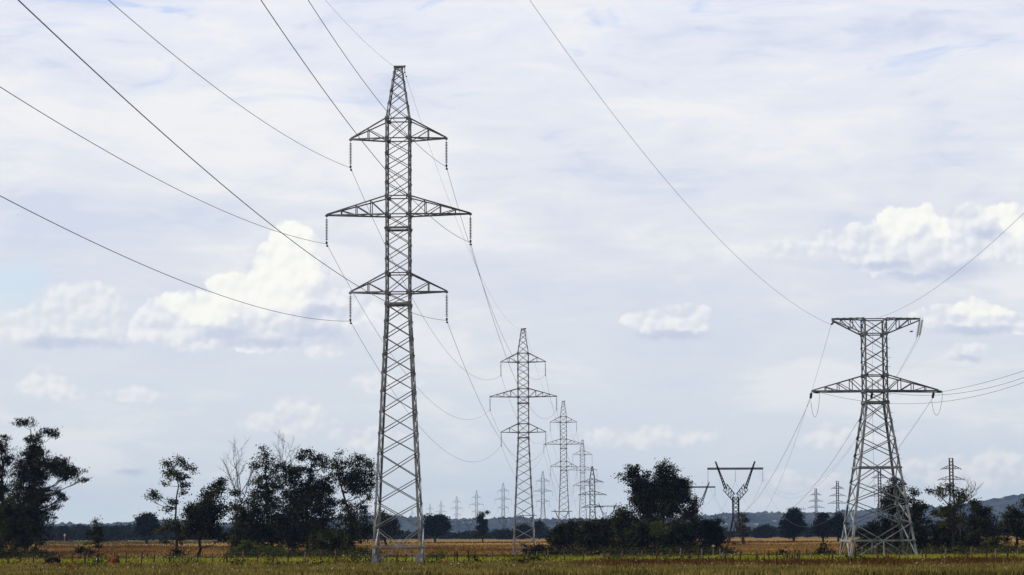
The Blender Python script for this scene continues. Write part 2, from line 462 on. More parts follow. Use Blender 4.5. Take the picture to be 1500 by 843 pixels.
def hill(name, Yr, depth, prof, seed, jag):
    pxs = [p[0] for p in prof]; pys = [p[1] for p in prof]
    r = np.random.default_rng(seed)
    XN = 900; X = np.linspace(at(pxs[0], 780, Yr).x, at(pxs[-1], 780, Yr).x, XN)
    cols = 750 + X / Yr * F * .9955
    top = np.interp(cols, pxs, pys)
    ztop = np.array([at(float(c), float(t), Yr).z for c, t in zip(cols, top)])
    V = []
    rows = 22
    low = sum(np.interp(X, np.linspace(X[0], X[-1], k), r.normal(size=k)) * a for k, a in ((30, 5), (90, 2.0), (250, .8)))
    for j in range(rows):
        t = j / (rows - 1)
        s = math.sin(t * math.pi / 2) ** .8 if t < 1 else 1
        yj = Yr - depth * (1 - t)
        n = np.interp(X, np.linspace(X[0], X[-1], 60), r.normal(size=60)) * 6 * s * (1 - t) * 2
        tr = np.abs(r.normal(size=XN)) * jag * s
        z = 1.0 + (ztop - 1 + low * .5) * s + n + tr
        V.append(np.stack([X, np.full(XN, yj) , z], 1))
    z0 = np.full(XN, 1.0)
    V.append(np.stack([X, np.full(XN, Yr + depth * .6), z0], 1))
    V = np.concatenate(V); rows += 1
    ii = (np.arange(rows - 1)[:, None] * XN + np.arange(XN - 1)[None]).ravel()
    return tag(mesh_obj(name, V, np.stack([ii, ii + 1, ii + 1 + XN, ii + XN], 1), M['hill']), kind='structure')
hill('hills', 5800, 1400, [(-500, 772), (0, 772), (430, 770), (520, 762), (570, 757), (620, 761), (760, 763), (900, 765), (980, 763), (1040, 757), (1090, 754), (1130, 756), (1180, 757), (1240, 752), (1300, 750), (1370, 745), (1410, 738), (1450, 732), (1500, 725), (1600, 718), (1900, 730)], 3, 3.0)

# ================================================================== haze
hb = MB(); hb.box((0, 3100, 65), 13400, 7300, 136)
hz = bpy.data.materials.new('haze_air'); hz.use_nodes = True
hn = hz.node_tree; hn.nodes.clear()
pv = hn.nodes.new('ShaderNodeVolumePrincipled'); ho = hn.nodes.new('ShaderNodeOutputMaterial')
pv.inputs['Color'].default_value = (.42, .62, 1.0, 1); pv.inputs['Density'].default_value = 0.000055; pv.inputs['Anisotropy'].default_value = 0.2
hn.links.new(pv.outputs[0], ho.inputs['Volume'])
haze = hb.build('haze', hz); haze['kind'] = 'stuff'
tag(haze, 'pale blue haze that fades the far hills and pylons', 'haze')

# ================================================================== pylons
# heights in metres above the footing, measured on the nearest pylon
K = 40.4 / 730.0
def hz_(py): return (828 - py) * K
def body_w(z):                      # half width of the square body at height z
    tz = hz_(449); pz = hz_(177); top = hz_(98)
    if z < tz: return 1.98 + (0.98 - 1.98) * (z / tz)
    if z < pz: return 0.98
    return 0.98 + (0.30 - 0.98) * ((z - pz) / (top - pz))
def corner(a, b, z, wf=body_w): w = wf(z); return Vector((a * w, b * w, z))

def xpanels(mb, zs, w, wf=body_w, both=True):
    for z0, z1 in zip(zs[:-1], zs[1:]):
        for (a, b, c, d) in ((-1, -1, 1, -1), (1, -1, 1, 1), (1, 1, -1, 1), (-1, 1, -1, -1)):
            p0 = corner(a, b, z0, wf); p1 = corner(c, d, z1, wf); q0 = corner(c, d, z0, wf); q1 = corner(a, b, z1, wf)
            nrm = Vector(((a + c) / 2, (b + d) / 2, 0)).normalized() * .012
            mb.bar(p0 + nrm, p1 + nrm, w, w * .8); mb.bar(q0 - nrm * 3, q1 - nrm * 3, w, w * .8)

def ring(mb, z, w, wf=body_w):
    cs = [corner(a, b, z, wf) for a, b in ((-1, -1), (1, -1), (1, 1), (-1, 1))]
    for i in range(4): mb.bar(cs[i], cs[(i + 1) % 4], w)

def arm(side, zt, zb, span, nver, w, wf=body_w, tipz=None):
    """triangular lattice cross arm; side -1 or 1"""
    mb = MB(); tip = Vector((side * span, 0, tipz if tipz is not None else zb + .06))
    wb = wf(zb); wt = wf(zt)
    for b in (-1, 1):
        B = Vector((side * wb, b * wb, zb)); T = Vector((side * wt, b * wt, zt))
        e = Vector((0, b * .06, 0))
        mb.bar(B, tip + e, w * 1.35); mb.bar(T, tip + e + Vector((0, 0, .06)), w * 1.15)
        prevB, prevT = B, T
        for i in range(1, nver + 1):
            t = i / (nver + 1)
            nb = B.lerp(tip + e, t); ntp = T.lerp(tip + e, t)
            mb.bar(nb, ntp, w * .8); mb.bar(prevB, ntp, w * .75)
            prevB, prevT = nb, ntp
    for i in range(0, nver + 2):     # plan bracing between the two faces
        t = i / (nver + 1) * .96
        p = Vector((side * wb, -wb, zb)).lerp(tip, t); q = Vector((side * wb, wb, zb)).lerp(tip, t)
        if (p - q).length > .15: mb.bar(p, q, w * .7)
        t2 = min((i + 1) / (nver + 1), .97)
        q2 = Vector((side * wb, wb, zb)).lerp(tip, t2)
        if i <= nver: mb.bar(p, q2, w * .6)
    mb.box(tip + Vector((0, 0, -.03)), .22, .2, .16)
    return mb, tip

def string_mb(L, n, r=.115, k=8):
    mb = MB(); mb.tube([(0, 0, 0), (0, 0, -L)], .022, 5)
    st = (L - .45) / n
    for i in range(n):
        z = -.22 - i * st
        mb.lathe((0, 0, z), [(.03, .0), (.05, -.02), (r, -.055), (r * .96, -.075), (.035, -.06)], k)
    return mb
def clamp_mb(L):
    mb = MB()
    mb.box((0, 0, -L - .03), .10, .42, .10); mb.box((0, 0, -L + .06), .16, .05, .16)
    mb.tube([(0, .30, -L - .16), (0, .52, -L - .18)], .015, 5)
    for y in (.30, .52): mb.lathe((0, y, -L - .24), [(.02, 0), (.07, .02), (.09, .06), (.07, .12), (.02, .14)], 8)
    mb.box((0, .41, -L - .1), .03, .03, .14)
    return mb

SMESH = {}
def add_string(parent, pos, L=2.2, n=14, mat='insul', label=None):
    key = (round(L, 2), n, mat)
    if key not in SMESH:
        s = string_mb(L, n).build('insulator_string', M[mat], parent, pos)
        c = clamp_mb(L).build('wire_clamp', M['dark_steel'], s)
        SMESH[key] = (s.data, c.data)
    else:
        s = bpy.data.objects.new('insulator_string', SMESH[key][0]); col.objects.link(s); s.parent = parent; s.location = pos
        c = bpy.data.objects.new('wire_clamp', SMESH[key][1]); col.objects.link(c); c.parent = s
    return s

def footing(parent, x, y, mat='concrete'):
    mb = MB(); mb.lathe((x, y, -.6), [(.42, 0), (.42, .62), (.36, .70), (.20, .72)], 10)
    return mb.build('footing', M[mat], parent)

def suspension_pylon(loc, label, group, rz):
    root = empty('pylon', loc, label, 'pylon', group, rz)
    top = hz_(98); tz = hz_(449); pz = hz_(177)
    for a in (-1, 1):
        for b in (-1, 1):
            mb = MB()
            pts = [corner(a, b, z) for z in (0, tz, pz, top)]
            for i, w in ((0, .175), (1, .125), (2, .095)):
                mb.angle(pts[i], pts[i + 1], (-a, 0, 0), (0, -b, 0), w, .02)
            for zg in [hz_(p) for p in (177, 206, 291, 318, 404, 432, 449)]:       # gusset plates
                c = corner(a, b, zg); mb.box(c + Vector((-a * .12, b * .012, 0)), .32, .014, .34); mb.box(c + Vector((a * .012, -b * .12, 0)), .014, .30, .32)
            c = corner(a, b, .35); mb.slab(c + Vector((a * .03, 0, -.35)), c + Vector((0, 0, .55)), (-a, 0, 0), .42, .02)
            lg = mb.build('leg', M['steel'], root)
            z = hz_(796)
            yb = MB(); c0 = corner(a, b, z - .16); c1 = corner(a, b, z + .16); o_ = Vector((a * .006, b * .016, 0))
            yb.slab(c0 + o_, c1 + o_, (-a, 0, 0), .205, .03); yb.build('yellow_band', M['yellow'], lg)
            footing(root, a * 1.99, b * 1.99)
    mb = MB()
    xpanels(mb, [hz_(p) for p in (449, 473, 497, 522, 548, 575, 605, 636, 666, 702, 737, 773, 826)][::-1], .085)
    for p in (800,): ring(mb, hz_(p), .13)
    mb.build('lower_bracing', M['steel'], root)
    mb = MB()
    for zs in ((177, 206), (206, 227, 248, 270, 291), (291, 318), (318, 338), (338, 360, 382, 404), (404, 432), (432, 449)):
        xpanels(mb, [hz_(p) for p in zs][::-1], .068)
    for p in (177, 206, 291, 318, 404, 432): ring(mb, hz_(p), .085)
    for p in (338, 449): ring(mb, hz_(p), .17)
    mb.build('upper_bracing', M['steel_brace'], root)
    mb = MB()
    xpanels(mb, [hz_(p) for p in (99, 106, 118, 134, 153, 177)][::-1], .065)
    mb.box((0, 0, top), .72, .72, .10); mb.bar((.1, 0, top + .06), (.55, .3, top + .12), .10); mb.bar((.3, 0, top - .15), (.55, .3, top + .1), .05)
    mb.build('peak', M['steel_brace'], root)
    mb = MB(); mb.tube([(.5, .28, top + .1), (.5, .28, top - .35)], .03, 5); mb.lathe((.5, .28, top - .45), [(.03, 0), (.09, .05), (.03, .1)], 8); mb.tube([(.5, .28, top - .38), (.6, .6, top - .7)], .012, 4); mb.lathe((.6, .6, top - .75), [(.03, 0), (.09, .05), (.03, .1)], 8)
    mb.build('earth_wire_clamp', M['dark_steel'], root)
    tips = {}
    for key, (pt, pb, sp, nv) in {'t': (177, 206, 70.5, 1), 'm': (291, 318, 105.5, 3), 'b': (404, 432, 70.5, 1)}.items():
        for s in (-1, 1):
            mb, tip = arm(s, hz_(pt), hz_(pb), sp * K, nv, .085)
            mb.build('cross_arm', M['steel_brace'], root)
            add_string(root, tip + Vector((0, 0, -.08)))
            tips[key + ('l' if s < 0 else 'r')] = tip + Vector((0, 0, -.08 - 2.26))
    tips['g'] = Vector((0.5, .28, top - .4))
    return root, tips

LINE = math.atan(0.0455)
base1 = gpt(584, 203); base1.z = 0.0
T1, TIPS = suspension_pylon(base1, 'nearest and tallest grey lattice pylon with six cross arms, left of centre', 'double circuit pylons receding into the distance', -LINE)
G1 = T1['group']
top_local = hz_(98)
def place_copy(proto, s, topx, topy, label, rz, group=None, Yd=None, H=top_local, zs=None):
    Y = Yd if Yd else 203 / s
    c = copy_tree(proto)
    p = at(topx, topy, Y); g = gz(Y)
    c.location = (p.x, Y, g); k = (p.z - g) / H
    c.scale = (1, 1, k); c.rotation_euler = (0, 0, rz)
    c['label'] = label
    if group: c['group'] = group
    return c
far = [(.459, 766, 482, 'second pylon of the line, right of the nearest one, over a field edge bush'),
       (.271, 825, 588, 'third pylon of the line, rising behind the dark bushes right of centre'),
       (.1977, 853, 645, 'fourth pylon of the line, slim and pale, just left of a sturdier darker pylon'),
       (.1365, 795, 691, 'distant pylon standing alone between the second and third pylons'),
       (.1125, 737, 708, 'distant pylon just left of the second pylon, above the horizon bushes'),
       (.0960, 698, 719, 'far pylon half hidden by a small pointed tree'),
       (.0835, 669, 727, 'far faint pylon to the right of the round dark tree'),
       (.0745, 646, 734, 'far faint pylon rising over the right side of the round dark tree'),
       (.0670, 630, 739, 'very faint far pylon rising over the left side of the round dark tree'),
       (.0560, 604, 747, 'smallest and faintest pylon, seen through the legs of the nearest pylon')]
Ts = [T1]
for i, (s, x, y, lb) in enumerate(far):
    rz = -LINE if i < 3 else math.atan(.085)
    Ts.append(place_copy(T1, s, x, y, lb, rz))

# ---- angle (tension) pylons: stouter body, arms growing downwards
def tension_pylon(name, loc, label, group, rz, H, arms, half_b, half_t, ztap, peak, w, mat):
    root = empty(name, loc, label, 'pylon', group, rz)
    za = arms[0][1]
    def wf(z):
        if z < ztap: return half_b + (half_t - half_b) * z / ztap
        if z < za or not peak: return half_t
        return half_t + (.3 - half_t) * (z - za) / (H - za)
    for a in (-1, 1):
        for b in (-1, 1):
            mb = MB(); pts = [corner(a, b, z, wf) for z in (0, ztap, za, H)]
            for i in range(3): mb.angle(pts[i], pts[i + 1], (-a, 0, 0), (0, -b, 0), w * 2.2, .03)
            mb.build('leg', mat, root)
    mb = MB()
    zs = [0]; 
    while zs[-1] < H - 1:
        zs.append(min(H - .05, zs[-1] + wf(zs[-1]) * 1.9))
    xpanels(mb, zs, w, wf); ring(mb, ztap, w * 1.6, wf); ring(mb, H - .05, w * 1.5, wf)
    for (sp, zt, zb) in arms: ring(mb, zt, w, wf); ring(mb, zb, w, wf)
    mb.build('bracing', mat, root)
    for (sp, zt, zb) in arms:
        for s in (-1, 1):
            m_, tip = arm(s, zt, zb, sp, 2, w * 1.1, wf); m_.build('cross_arm', mat, root)
            mb = MB(); mb.lathe(tip + Vector((s * .1, -.2, -.1)), [(.03, 0), (.12, .1), (.12, 1.2), (.03, 1.3)], 6, axis=(0, -1, -.35)); mb.lathe(tip + Vector((s * .1, .2, -.1)), [(.03, 0), (.12, .1), (.12, 1.2), (.03, 1.3)], 6, axis=(0, 1, -.35))
            mb.build('insulator_string', M['insul'], root)
    return root
Y5 = 1330
p5 = at(867.4, 683.5, Y5); s5 = F / Y5
H5 = p5.z - gz(Y5)
z5 = lambda py: H5 - (py - 683.5) / s5
T5 = tension_pylon('pylon', (p5.x, Y5, gz(Y5)), 'sturdy dark pylon with a pointed top right of the fourth pylon, wider at mid arms', G1, 0.02, H5,
                   [(16 / s5, z5(702), z5(706.4)), (20 / s5, z5(720), z5(724.9)), (15.5 / s5, z5(739), z5(743.2))], 2.6, 1.45, z5(750), True, .16, M['dark_steel'])
RG = 'tapering dark pylons over the right hand woods'
Rl = [(1393, 671.5, 1190, 'dark flat topped pylon rising behind the spreading tree near the right edge'),
      (1288, 687, 1545, 'distant flat topped pylon seen through the lower legs of the large right pylon'),
      (1226.5, 705, 1915, 'far dark pylon just left of the large right pylon, the right one of two'),
      (1195, 716, 2230, 'far dark pylon left of the large right pylon, the left one of two')]
HR = 41.0
RP = None
for (x, y, Y, lb) in Rl:
    if RP is None:
        p = at(x, y, Y); s_r = F / Y
        RP = tension_pylon('pylon', (p.x, Y, gz(Y)), lb, RG, .02, HR, [(4.6, HR - 3.7, HR - 5.6), (6.1, HR - 9.2, HR - 11.2), (7.2, HR - 14.8, HR - 16.8)], 3.0, .95, HR - 19.5, False, .15, M['dark_steel'])
        RP.scale = (1, 1, (p.z - gz(Y)) / HR)
    else:
        place_copy(RP, 1, x, y, lb, .02, Yd=Y, H=HR)

# ---- Y shaped portal pylons
def v_pylon(loc, label, rz):
    root = empty('portal_pylon', loc, label, 'pylon', 'Y shaped pylons of the high voltage line', rz)
    mat = M['rust_steel']; u = 1 / 5.25
    def z(py): return (797 - py) * u
    wf = lambda q: .80
    for a in (-1, 1):
        for b in (-1, 1):
            mb = MB(); k = Vector((a * .80, b * .80, z(757)))
            f1 = Vector((a * 2.35, b * 1.5, 0))
            mb.bar(f1, k, .24); mb.bar(k, (a * .8, b * .8, z(727)), .22)
            mb.build('leg', mat, root); footing(root, a * 2.35, b * 1.5)
    mb = MB()
    for b in (-1, 1):
        mb.bar((-2.2, b * 1.45, .4), (.0, b * .9, z(766)), .15); mb.bar((2.2, b * 1.45, .4), (0, b * .9, z(766)), .15)
        mb.bar((-.8, b * .8, z(757)), (0, b * .9, z(768)), .15); mb.bar((.8, b * .8, z(757)), (0, b * .9, z(768)), .15)
        for i in range(3):
            t = (i + 1) / 4; mb.bar((-2.35 + 1.55 * t, b * (1.5 - .7 * t), z(757) * t), (-1.9 + 1.6 * t, b * (1.4 - .5 * t), z(757) * t), .1)
            mb.bar((2.35 - 1.55 * t, b * (1.5 - .7 * t), z(757) * t), (1.9 - 1.6 * t, b * (1.4 - .5 * t), z(757) * t), .1)
    zs = [z(p) for p in (757, 751, 745, 739, 733, 727)]
    xpanels(mb, zs, .13, wf); ring(mb, z(757), .16, wf); ring(mb, z(727), .16, wf); ring(mb, z(733), .14, wf)
    mb.build('mast_bracing', mat, root)
    for s in (-1, 1):
        mb = MB()
        e = Vector((s * 14.2 * u, 0, z(715.5))); tip = Vector((s * 29 * u, 0, z(675)))
        outer = Vector((s * .85, 0, z(732))); inner = Vector((s * .2, 0, z(723)))
        for b in (-.6, .6):
            o = Vector((0, b, 0))
            mb.bar(outer + o, e + o * .3 + Vector((s * .8, 0, -.2)), .15); mb.bar(inner + o, e + o * .3 + Vector((-s * .2, 0, 1.6)), .14)
            A0, A1 = outer + o, e + o * .3 + Vector((s * .8, 0, -.2)); B0, B1 = inner + o, e + o * .3 + Vector((-s * .2, 0, 1.6))
            for i in range(4):
                mb.bar(A0.lerp(A1, i / 4), B0.lerp(B1, (i + .5) / 4), .08); mb.bar(B0.lerp(B1, (i + .5) / 4), A0.lerp(A1, (i + 1) / 4), .08)
        # slim tapering lattice arm
        d = (tip - e); 
        for (ox, oy) in ((-.30, -.22), (.30, -.22), (.30, .22), (-.30, .22)):
            mb.bar(e + Vector((ox, oy, 0)), tip + Vector((ox * .25, oy * .25, 0)), .24)
        for i in range(9):
            t = i / 9; t2 = (i + 1) / 9; k = 1 - .75 * t; k2 = 1 - .75 * t2
            mb.bar(e + d * t + Vector((-.34 * k, -.28 * k, 0)), e + d * t2 + Vector((.34 * k2, -.28 * k2, 0)), .1)
            mb.bar(e + d * t + Vector((.34 * k, .28 * k, 0)), e + d * t2 + Vector((-.34 * k2, .28 * k2, 0)), .1)
        mb.build('mast_arm', mat, root)
    mb = MB(); zc = z(685.5); L = 40.8 * u
    for oy in (-.28, .28):
        for oz in (-.17, .17): mb.bar((-L, oy, zc + oz), (L, oy, zc + oz), .25)
        n = 26
        for i in range(n):
            x0 = -L + 2 * L * i / n; x1 = -L + 2 * L * (i + 1) / n; sgn = 1 if i % 2 else -1
            mb.bar((x0, oy, zc - .24 * sgn), (x1, oy, zc + .24 * sgn), .16)
    mb.build('cross_bar', mat, root)
    for x in (-L + .1, 0, L - .1): add_string(root, Vector((x, 0, zc - .25)), 3.0, 18)
    return root, [Vector((x, 0, zc - .25 - 3.05)) for x in (-L + .1, 0, L - .1)] + [Vector((s * 29 * u, 0, z(675))) for s in (-1, 1)]
YV = 705
V1, VT = v_pylon((at(1078, 760, YV).x, YV, gz(YV)), 'nearest dark Y shaped pylon with one long cross bar, standing clear in the field', 0.05)
HV = 122 / 5.25
VG = V1['group']
Vs = [V1]
for (x, y, s, lb) in ((1017.5, 706.5, .74, 'second Y shaped pylon, its left half behind the tall bushy trees'),
                      (890, 737.5, .45, 'third Y shaped pylon, only its arms showing left of the tall bushy trees'),
                      (823, 746, .37, 'fourth Y shaped pylon, low on the horizon by the third pylon of the long line'),
                      (774, 752.5, .31, 'small faint Y shaped pylon low behind the second lattice pylon'),
                      (737, 757, .275, 'faint Y shaped pylon low on the horizon left of the second lattice pylon'),
                      (686.5, 761, .23, 'tiny faint Y shaped pylon just left of the small pointed tree'),
                      (668.5, 762.5, .205, 'tiniest Y shaped pylon, low beside the round dark tree')):
    Vs.append(place_copy(V1, 1, x, y, lb, .05, Yd=YV / s, H=HV))

# ---- the large transposition pylon on the right
YR = 220
pr = gpt(1286, YR); pr.z = gz(YR)
SR = F / YR                     # px per metre there
def zr(py): return (822.5 - py) / SR
def body_r(z):
    tz = zr(590)
    if z < tz: return 3.0 + (1.0 - 3.0) * (z / tz)
    return 1.0
RR = empty('pylon', pr, 'large wide legged pylon on the right with a flat top arm and one lower arm', 'pylon', None, 0.035 - 0.0)
xo = 0.0
for a in (-1, 1):
    for b in (-1, 1):
        mb = MB(); pts = [corner(a, b, z, body_r) for z in (0, zr(590), zr(468))]
        mb.angle(pts[0], pts[1], (-a, 0, 0), (0, -b, 0), .20, .022); mb.angle(pts[1], pts[2], (-a, 0, 0), (0, -b, 0), .135, .018)
        for p in (489.5, 550.3, 573, 590):
            c = corner(a, b, zr(p), body_r); mb.box(c + Vector((-a * .12, b * .012, 0)), .34, .014, .36)
        lg = mb.build('leg', M['steel'], RR)
        if (a, b) == (1, -1):
            sb = MB()
            zz = 2.5
            while zz < zr(470):
                c = corner(a, b, zz, body_r); sb.bar(c, c + Vector((.22, 0, 0)), .03); zz += .8
            sb.build('step_bolts', M['steel'], lg)
        footing(RR, a * 3.0, b * 3.0)
mb = MB()
xpanels(mb, [zr(p) for p in (821, 766, 735, 707, 668, 643, 617, 590)], .088, body_r)
for p in (791, 685): ring(mb, zr(p), .15, body_r)
mb.build('lower_bracing', M['steel'], RR)
mb = MB()
xpanels(mb, [zr(p) for p in (573, 550.3)], .066, body_r); xpanels(mb, [zr(p) for p in (590, 573)], .066, body_r)
xpanels(mb, [zr(p) for p in (550.3, 530.6, 510.7, 489.5, 468)], .066, body_r)
for p in (489.5, 550.3, 468): ring(mb, zr(p), .09, body_r)
ring(mb, zr(590), .19, body_r); ring(mb, zr(573), .19, body_r)
mb.bar((-.4, -1.05, zr(573) - .2), (-.4, -1.05, zr(573) + .9), .05); mb.bar((.1, -1.05, zr(573) - .2), (.1, -1.05, zr(573) + .9), .05)
mb.build('upper_bracing', M['steel_brace'], RR)
for s, sp in ((-1, 3.65), (1, 4.05)):      # inverted triangle arms: flat on top, chord rising from the body
    mb = MB(); zt = zr(467); zb = zr(489.5)
    for b in (-1, 1):
        T = Vector((s * 1.0, b * 1.0, zt)); B = Vector((s * 1.0, b * 1.0, zb)); e = Vector((s * sp, b * .25, zt))
        mb.bar(T, e, .10); mb.bar(B, e - Vector((0, 0, .12)), .10)
        for t, tp in ((.36, 0), (.70, .36)):
            mb.bar(T.lerp(e, t), B.lerp(e, t), .07)
            mb.bar(T.lerp(e, t), B.lerp(e, tp), .06)
    for i in range(6):
        t = i / 5; w0 = 1.0 - .75 * t; x0 = s * (1 + (sp - 1) * t)
        mb.bar((x0, -w0, zt), (x0, w0, zt), .06)
        if i < 5:
            t2 = (i + 1) / 5; mb.bar((x0, -w0, zt + .05), (s * (1 + (sp - 1) * t2), 1.0 - .75 * t2, zt + .05), .07)
    mb.build('top_arm', M['steel_brace'], RR)
ARMZ = zr(573); 
for s, sp in ((-1, 5.45), (1, 5.55)):
    mb, tip = arm(s, zr(550.3), ARMZ, sp, 3, .085, body_r, ARMZ + .02)
    for b in (-1, 1): mb.bar((s * 1.0, b * 1.0, ARMZ), (s * (sp - .1), b * .10, ARMZ - .02), .11)
    mb.bar((s * 1.0, -1.05, ARMZ - .15), (s * sp, -.1, ARMZ - .15), .06)
    mb.build('lower_arm', M['steel_brace'], RR)
mb = MB()     # low frame round the feet
for i, (a, b, c, d) in enumerate(((-1, -1, 1, -1), (1, -1, 1, 1), (1, 1, -1, 1), (-1, 1, -1, -1))):
    mb.bar((a * 3.05, b * 3.05, .22), (c * 3.05, d * 3.05, .22), .16, .22)
mb.bar((.0, -2.95, .3), (0, -2.75, zr(792)), .11); mb.bar((0, 2.95, .3), (0, 2.75, zr(792)), .11)
mb.build('base_frame', M['steel'], RR)
for x, b in ((3.25, -3.05), (3.1, 3.05)):
    m2 = MB(); m2.box((x, b, .3), .7, .5, .5); m2.build('corner_block', M['concrete'], RR)

def dead_end(parent, p, d, L=1.15, mat='green_glass', n=8):
    """short insulator chain pulled along d"""
    d = Vector(d).normalized(); mb = MB()
    mb.tube([p, p + d * (L + .25)], .03, 5)
    for i in range(n): mb.lathe(p + d * (.15 + i * L / n), [(.03, 0), (.115, .02), (.12, .05), (.04, .08)], 8, axis=d)
    mb.build('insulator_string', M[mat], parent)
    return p + d * (L + .25)

# ================================================================== wires
WG = 'power cables strung between the pylons'
def cable(p, q, sag, label, r=.016, n=48, parent=None, name='power_cable', group=WG):
    p = Vector(p); q = Vector(q); pts = []
    for i in range(n + 1):
        t = i / n; v = p.lerp(q, t); v.z -= 4 * sag * t * (1 - t); pts.append(v)
    mb = MB(); mb.tube([v - pts[0] for v in pts], r, 5)
    o = mb.build(name, M['wire'], parent, pts[0])
    if parent is None: tag(o, label, 'cable', group)
    return o
bpy.context.view_layer.update()
def wpos(T, k): 
    return T.matrix_world @ TIPS[k]
NM = {'tl': 'upper left', 'tr': 'upper right', 'ml': 'middle left', 'mr': 'middle right', 'bl': 'lower left', 'br': 'lower right', 'g': 'topmost'}
S0 = {'tl': (-25.27, -1.03, 6.5), 'tr': (-15.3, 2.06, 7.57), 'ml': (-26.58, -1.16, 5.88), 'mr': (-13.93, 1.13, 6.39), 'bl': (-24.68, 1.47, 5.87), 'br': (-16.44, 1.19, 5.46), 'g': (-20.26, -1.16, 7.61)}
for k, (x, dz_, s) in S0.items():
    P1 = wpos(T1, k) + Vector((-.05, -.22, 0)) if k != 'g' else T1.matrix_world @ Vector((-.3, 0, top_local))
    cable(P1, (x, -55, P1.z + dz_), s, f'thin dark {NM[k]} cable running from the nearest pylon up out of the picture', .017 if k != 'g' else .009, 90)
for k in S0:
    cable(wpos(T1, k) + Vector((0, .25, 0)), wpos(Ts[1], k), 6.4 if k != 'g' else 5.2, f'{NM[k]} cable sagging from the nearest pylon to the second', .016 if k != 'g' else .009, 70)
spans = [(Ts[1], Ts[2], 'second pylon to the third', 7.4), (Ts[2], Ts[3], 'third pylon to the fourth', 8.5)]
for A, B, nm, s in spans:
    for k in S0:
        cable(wpos(A, k), wpos(B, k), s if k != 'g' else s * .85, f'{NM[k]} cable sagging from the {nm}', .018 if k != 'g' else .011, 50)
for (A, B, nm, s) in ((Ts[4], Ts[5], 'lone distant pylon to the next one on its left', 9), (Ts[5], Ts[6], 'distant pylon beside the second one to the pointed tree', 9)):
    for k in S0:
        if k != 'g': cable(wpos(A, k), wpos(B, k), s, f'{NM[k]} faint cable from the {nm}', .02, 36)
def t5(px, py): return at(px, py, Y5)
for k, q in {'tl': t5(852.5, 707), 'tr': t5(883, 708), 'ml': t5(848.5, 726), 'mr': t5(887, 726), 'bl': t5(853, 744), 'br': t5(882, 744), 'g': t5(867.4, 684)}.items():
    cable(wpos(Ts[3], k), q, 7, f'{NM[k]} cable from the fourth pylon to the sturdy pointed one', .018 if k != 'g' else .011, 40)
    if k != 'g': cable(q, wpos(Ts[4], k), 9, f'{NM[k]} cable from the sturdy pointed pylon to the lone distant one', .02, 40)

def at_r(px, py, Y=YR): return at(px, py, Y)
inv = RR.matrix_world.inverted()
# left, middle and right attachments on the big right pylon
vt = [V1.matrix_world @ v for v in VT]
A = {'left': at_r(1188.5, 574.5), 'middle': at_r(1278, 574), 'right': at_r(1368, 574)}
for (k, vi, sag) in (('left', 0, 10.0), ('middle', 1, 10.5), ('right', 2, 12.0)):
    a = A[k]; d = (vt[vi] - a).normalized(); d.z -= .11 if k != 'left' else .1
    end = RR.matrix_world @ dead_end(RR, inv @ a, (d.x - (.05 if k == 'left' else .12), d.y, d.z - .95), .55, n=6)
    cable(end, vt[vi], sag, f'{k} cable sweeping down from the large right pylon to the Y shaped one', .017, 90)
P2 = {'left': (Vector((73.37, 180, 49.11)), 12.76), 'middle': (Vector((51.85, 180, 23.39)), 3.87), 'right': (Vector((48.5, 180, 19.4)), 1.0)}
for k, (q, s) in P2.items():
    a = A[k] + Vector((.15, -.25, -.02)); d = Vector((1, -.9, -.12 if k == 'left' else -.05))
    end = RR.matrix_world @ dead_end(RR, inv @ a, d, .4, n=5)
    cable(end, q, s, f'{k} cable leaving the large right pylon towards the right edge of the photo', .015, 70)
    # jumper loop hanging below the arm
    b0 = at_r(*{'left': (1188, 589), 'middle': (1277, 588), 'right': (1365, 588)}[k])
    n = 16; pts = []
    depth = {'left': 1.7, 'middle': .6, 'right': 1.6}[k]
    for i in range(n + 1):
        t = i / n; v = b0.lerp(end, t); v.z -= depth * (1 - (2 * t - 1) ** 2) ** .7; pts.append(inv @ v)
    mb = MB(); mb.tube(pts, .016, 5); mb.build('jumper_cable', M['wire'], RR)
# earth wires
e0 = at_r(1217.5, 476)
mb = MB(); mb.lathe(inv @ at_r(1222, 471), [(.04, 0), (.09, .05), (.09, .35), (.04, .42)], 8, axis=(inv.to_3x3() @ (e0 - at_r(1222, 471)))); mb.build('earth_wire_clamp', M['dark_steel'], RR)
W1Q = Vector((-46.94, -60, 87.9)); W1S = 18.36
cable(e0, W1Q, W1S, 'long thin wire from the large right pylon up to the top of the photo', .011, 110)
cable(at_r(1277, 468), (11.09, -60, 26.9 + 21.0 - 21.0), 6.37, 'thin wire from the flat topped pylon up to the right edge', .009, 110)
cable(e0, vt[3], 18.2, 'thin wire dropping from the left end of the flat top arm', .011, 90)
for (x0, y0, x1, y1, w) in ((1347.5, 469, 1342.5, 498, 'left'), (1351.5, 467, 1346.3, 496, 'right')):
    p = at_r(x0, y0); q = at_r(x1, y1); L = (q - p).length
    mb = MB(); d = (q - p).normalized(); mb.tube([inv @ p, inv @ q], .02, 5)
    R3 = inv.to_3x3()
    for i in range(13): mb.lathe(inv @ (p + d * (.15 + i * (L - .4) / 13)), [(.03, 0), (.11, .02), (.12, .05), (.03, .07)], 7, axis=R3 @ d)
    mb.build('insulator_string', M['insul'], RR)
    cable(q, vt[4] + Vector((.4 if w == 'right' else 0, 0, 0)), 12.0 if w == 'left' else 11.2, f'{w} thin wire dropping from the hanging insulators at the flat top arm', .010, 80)
mb = MB(); mb.tube([inv @ at_r(1278.5, 470, YR), inv @ at_r(1277, 575, YR), inv @ at_r(1279, 640, YR), inv @ at_r(1281, 740, YR)], .010, 5); mb.build('down_lead', M['wire'], RR)
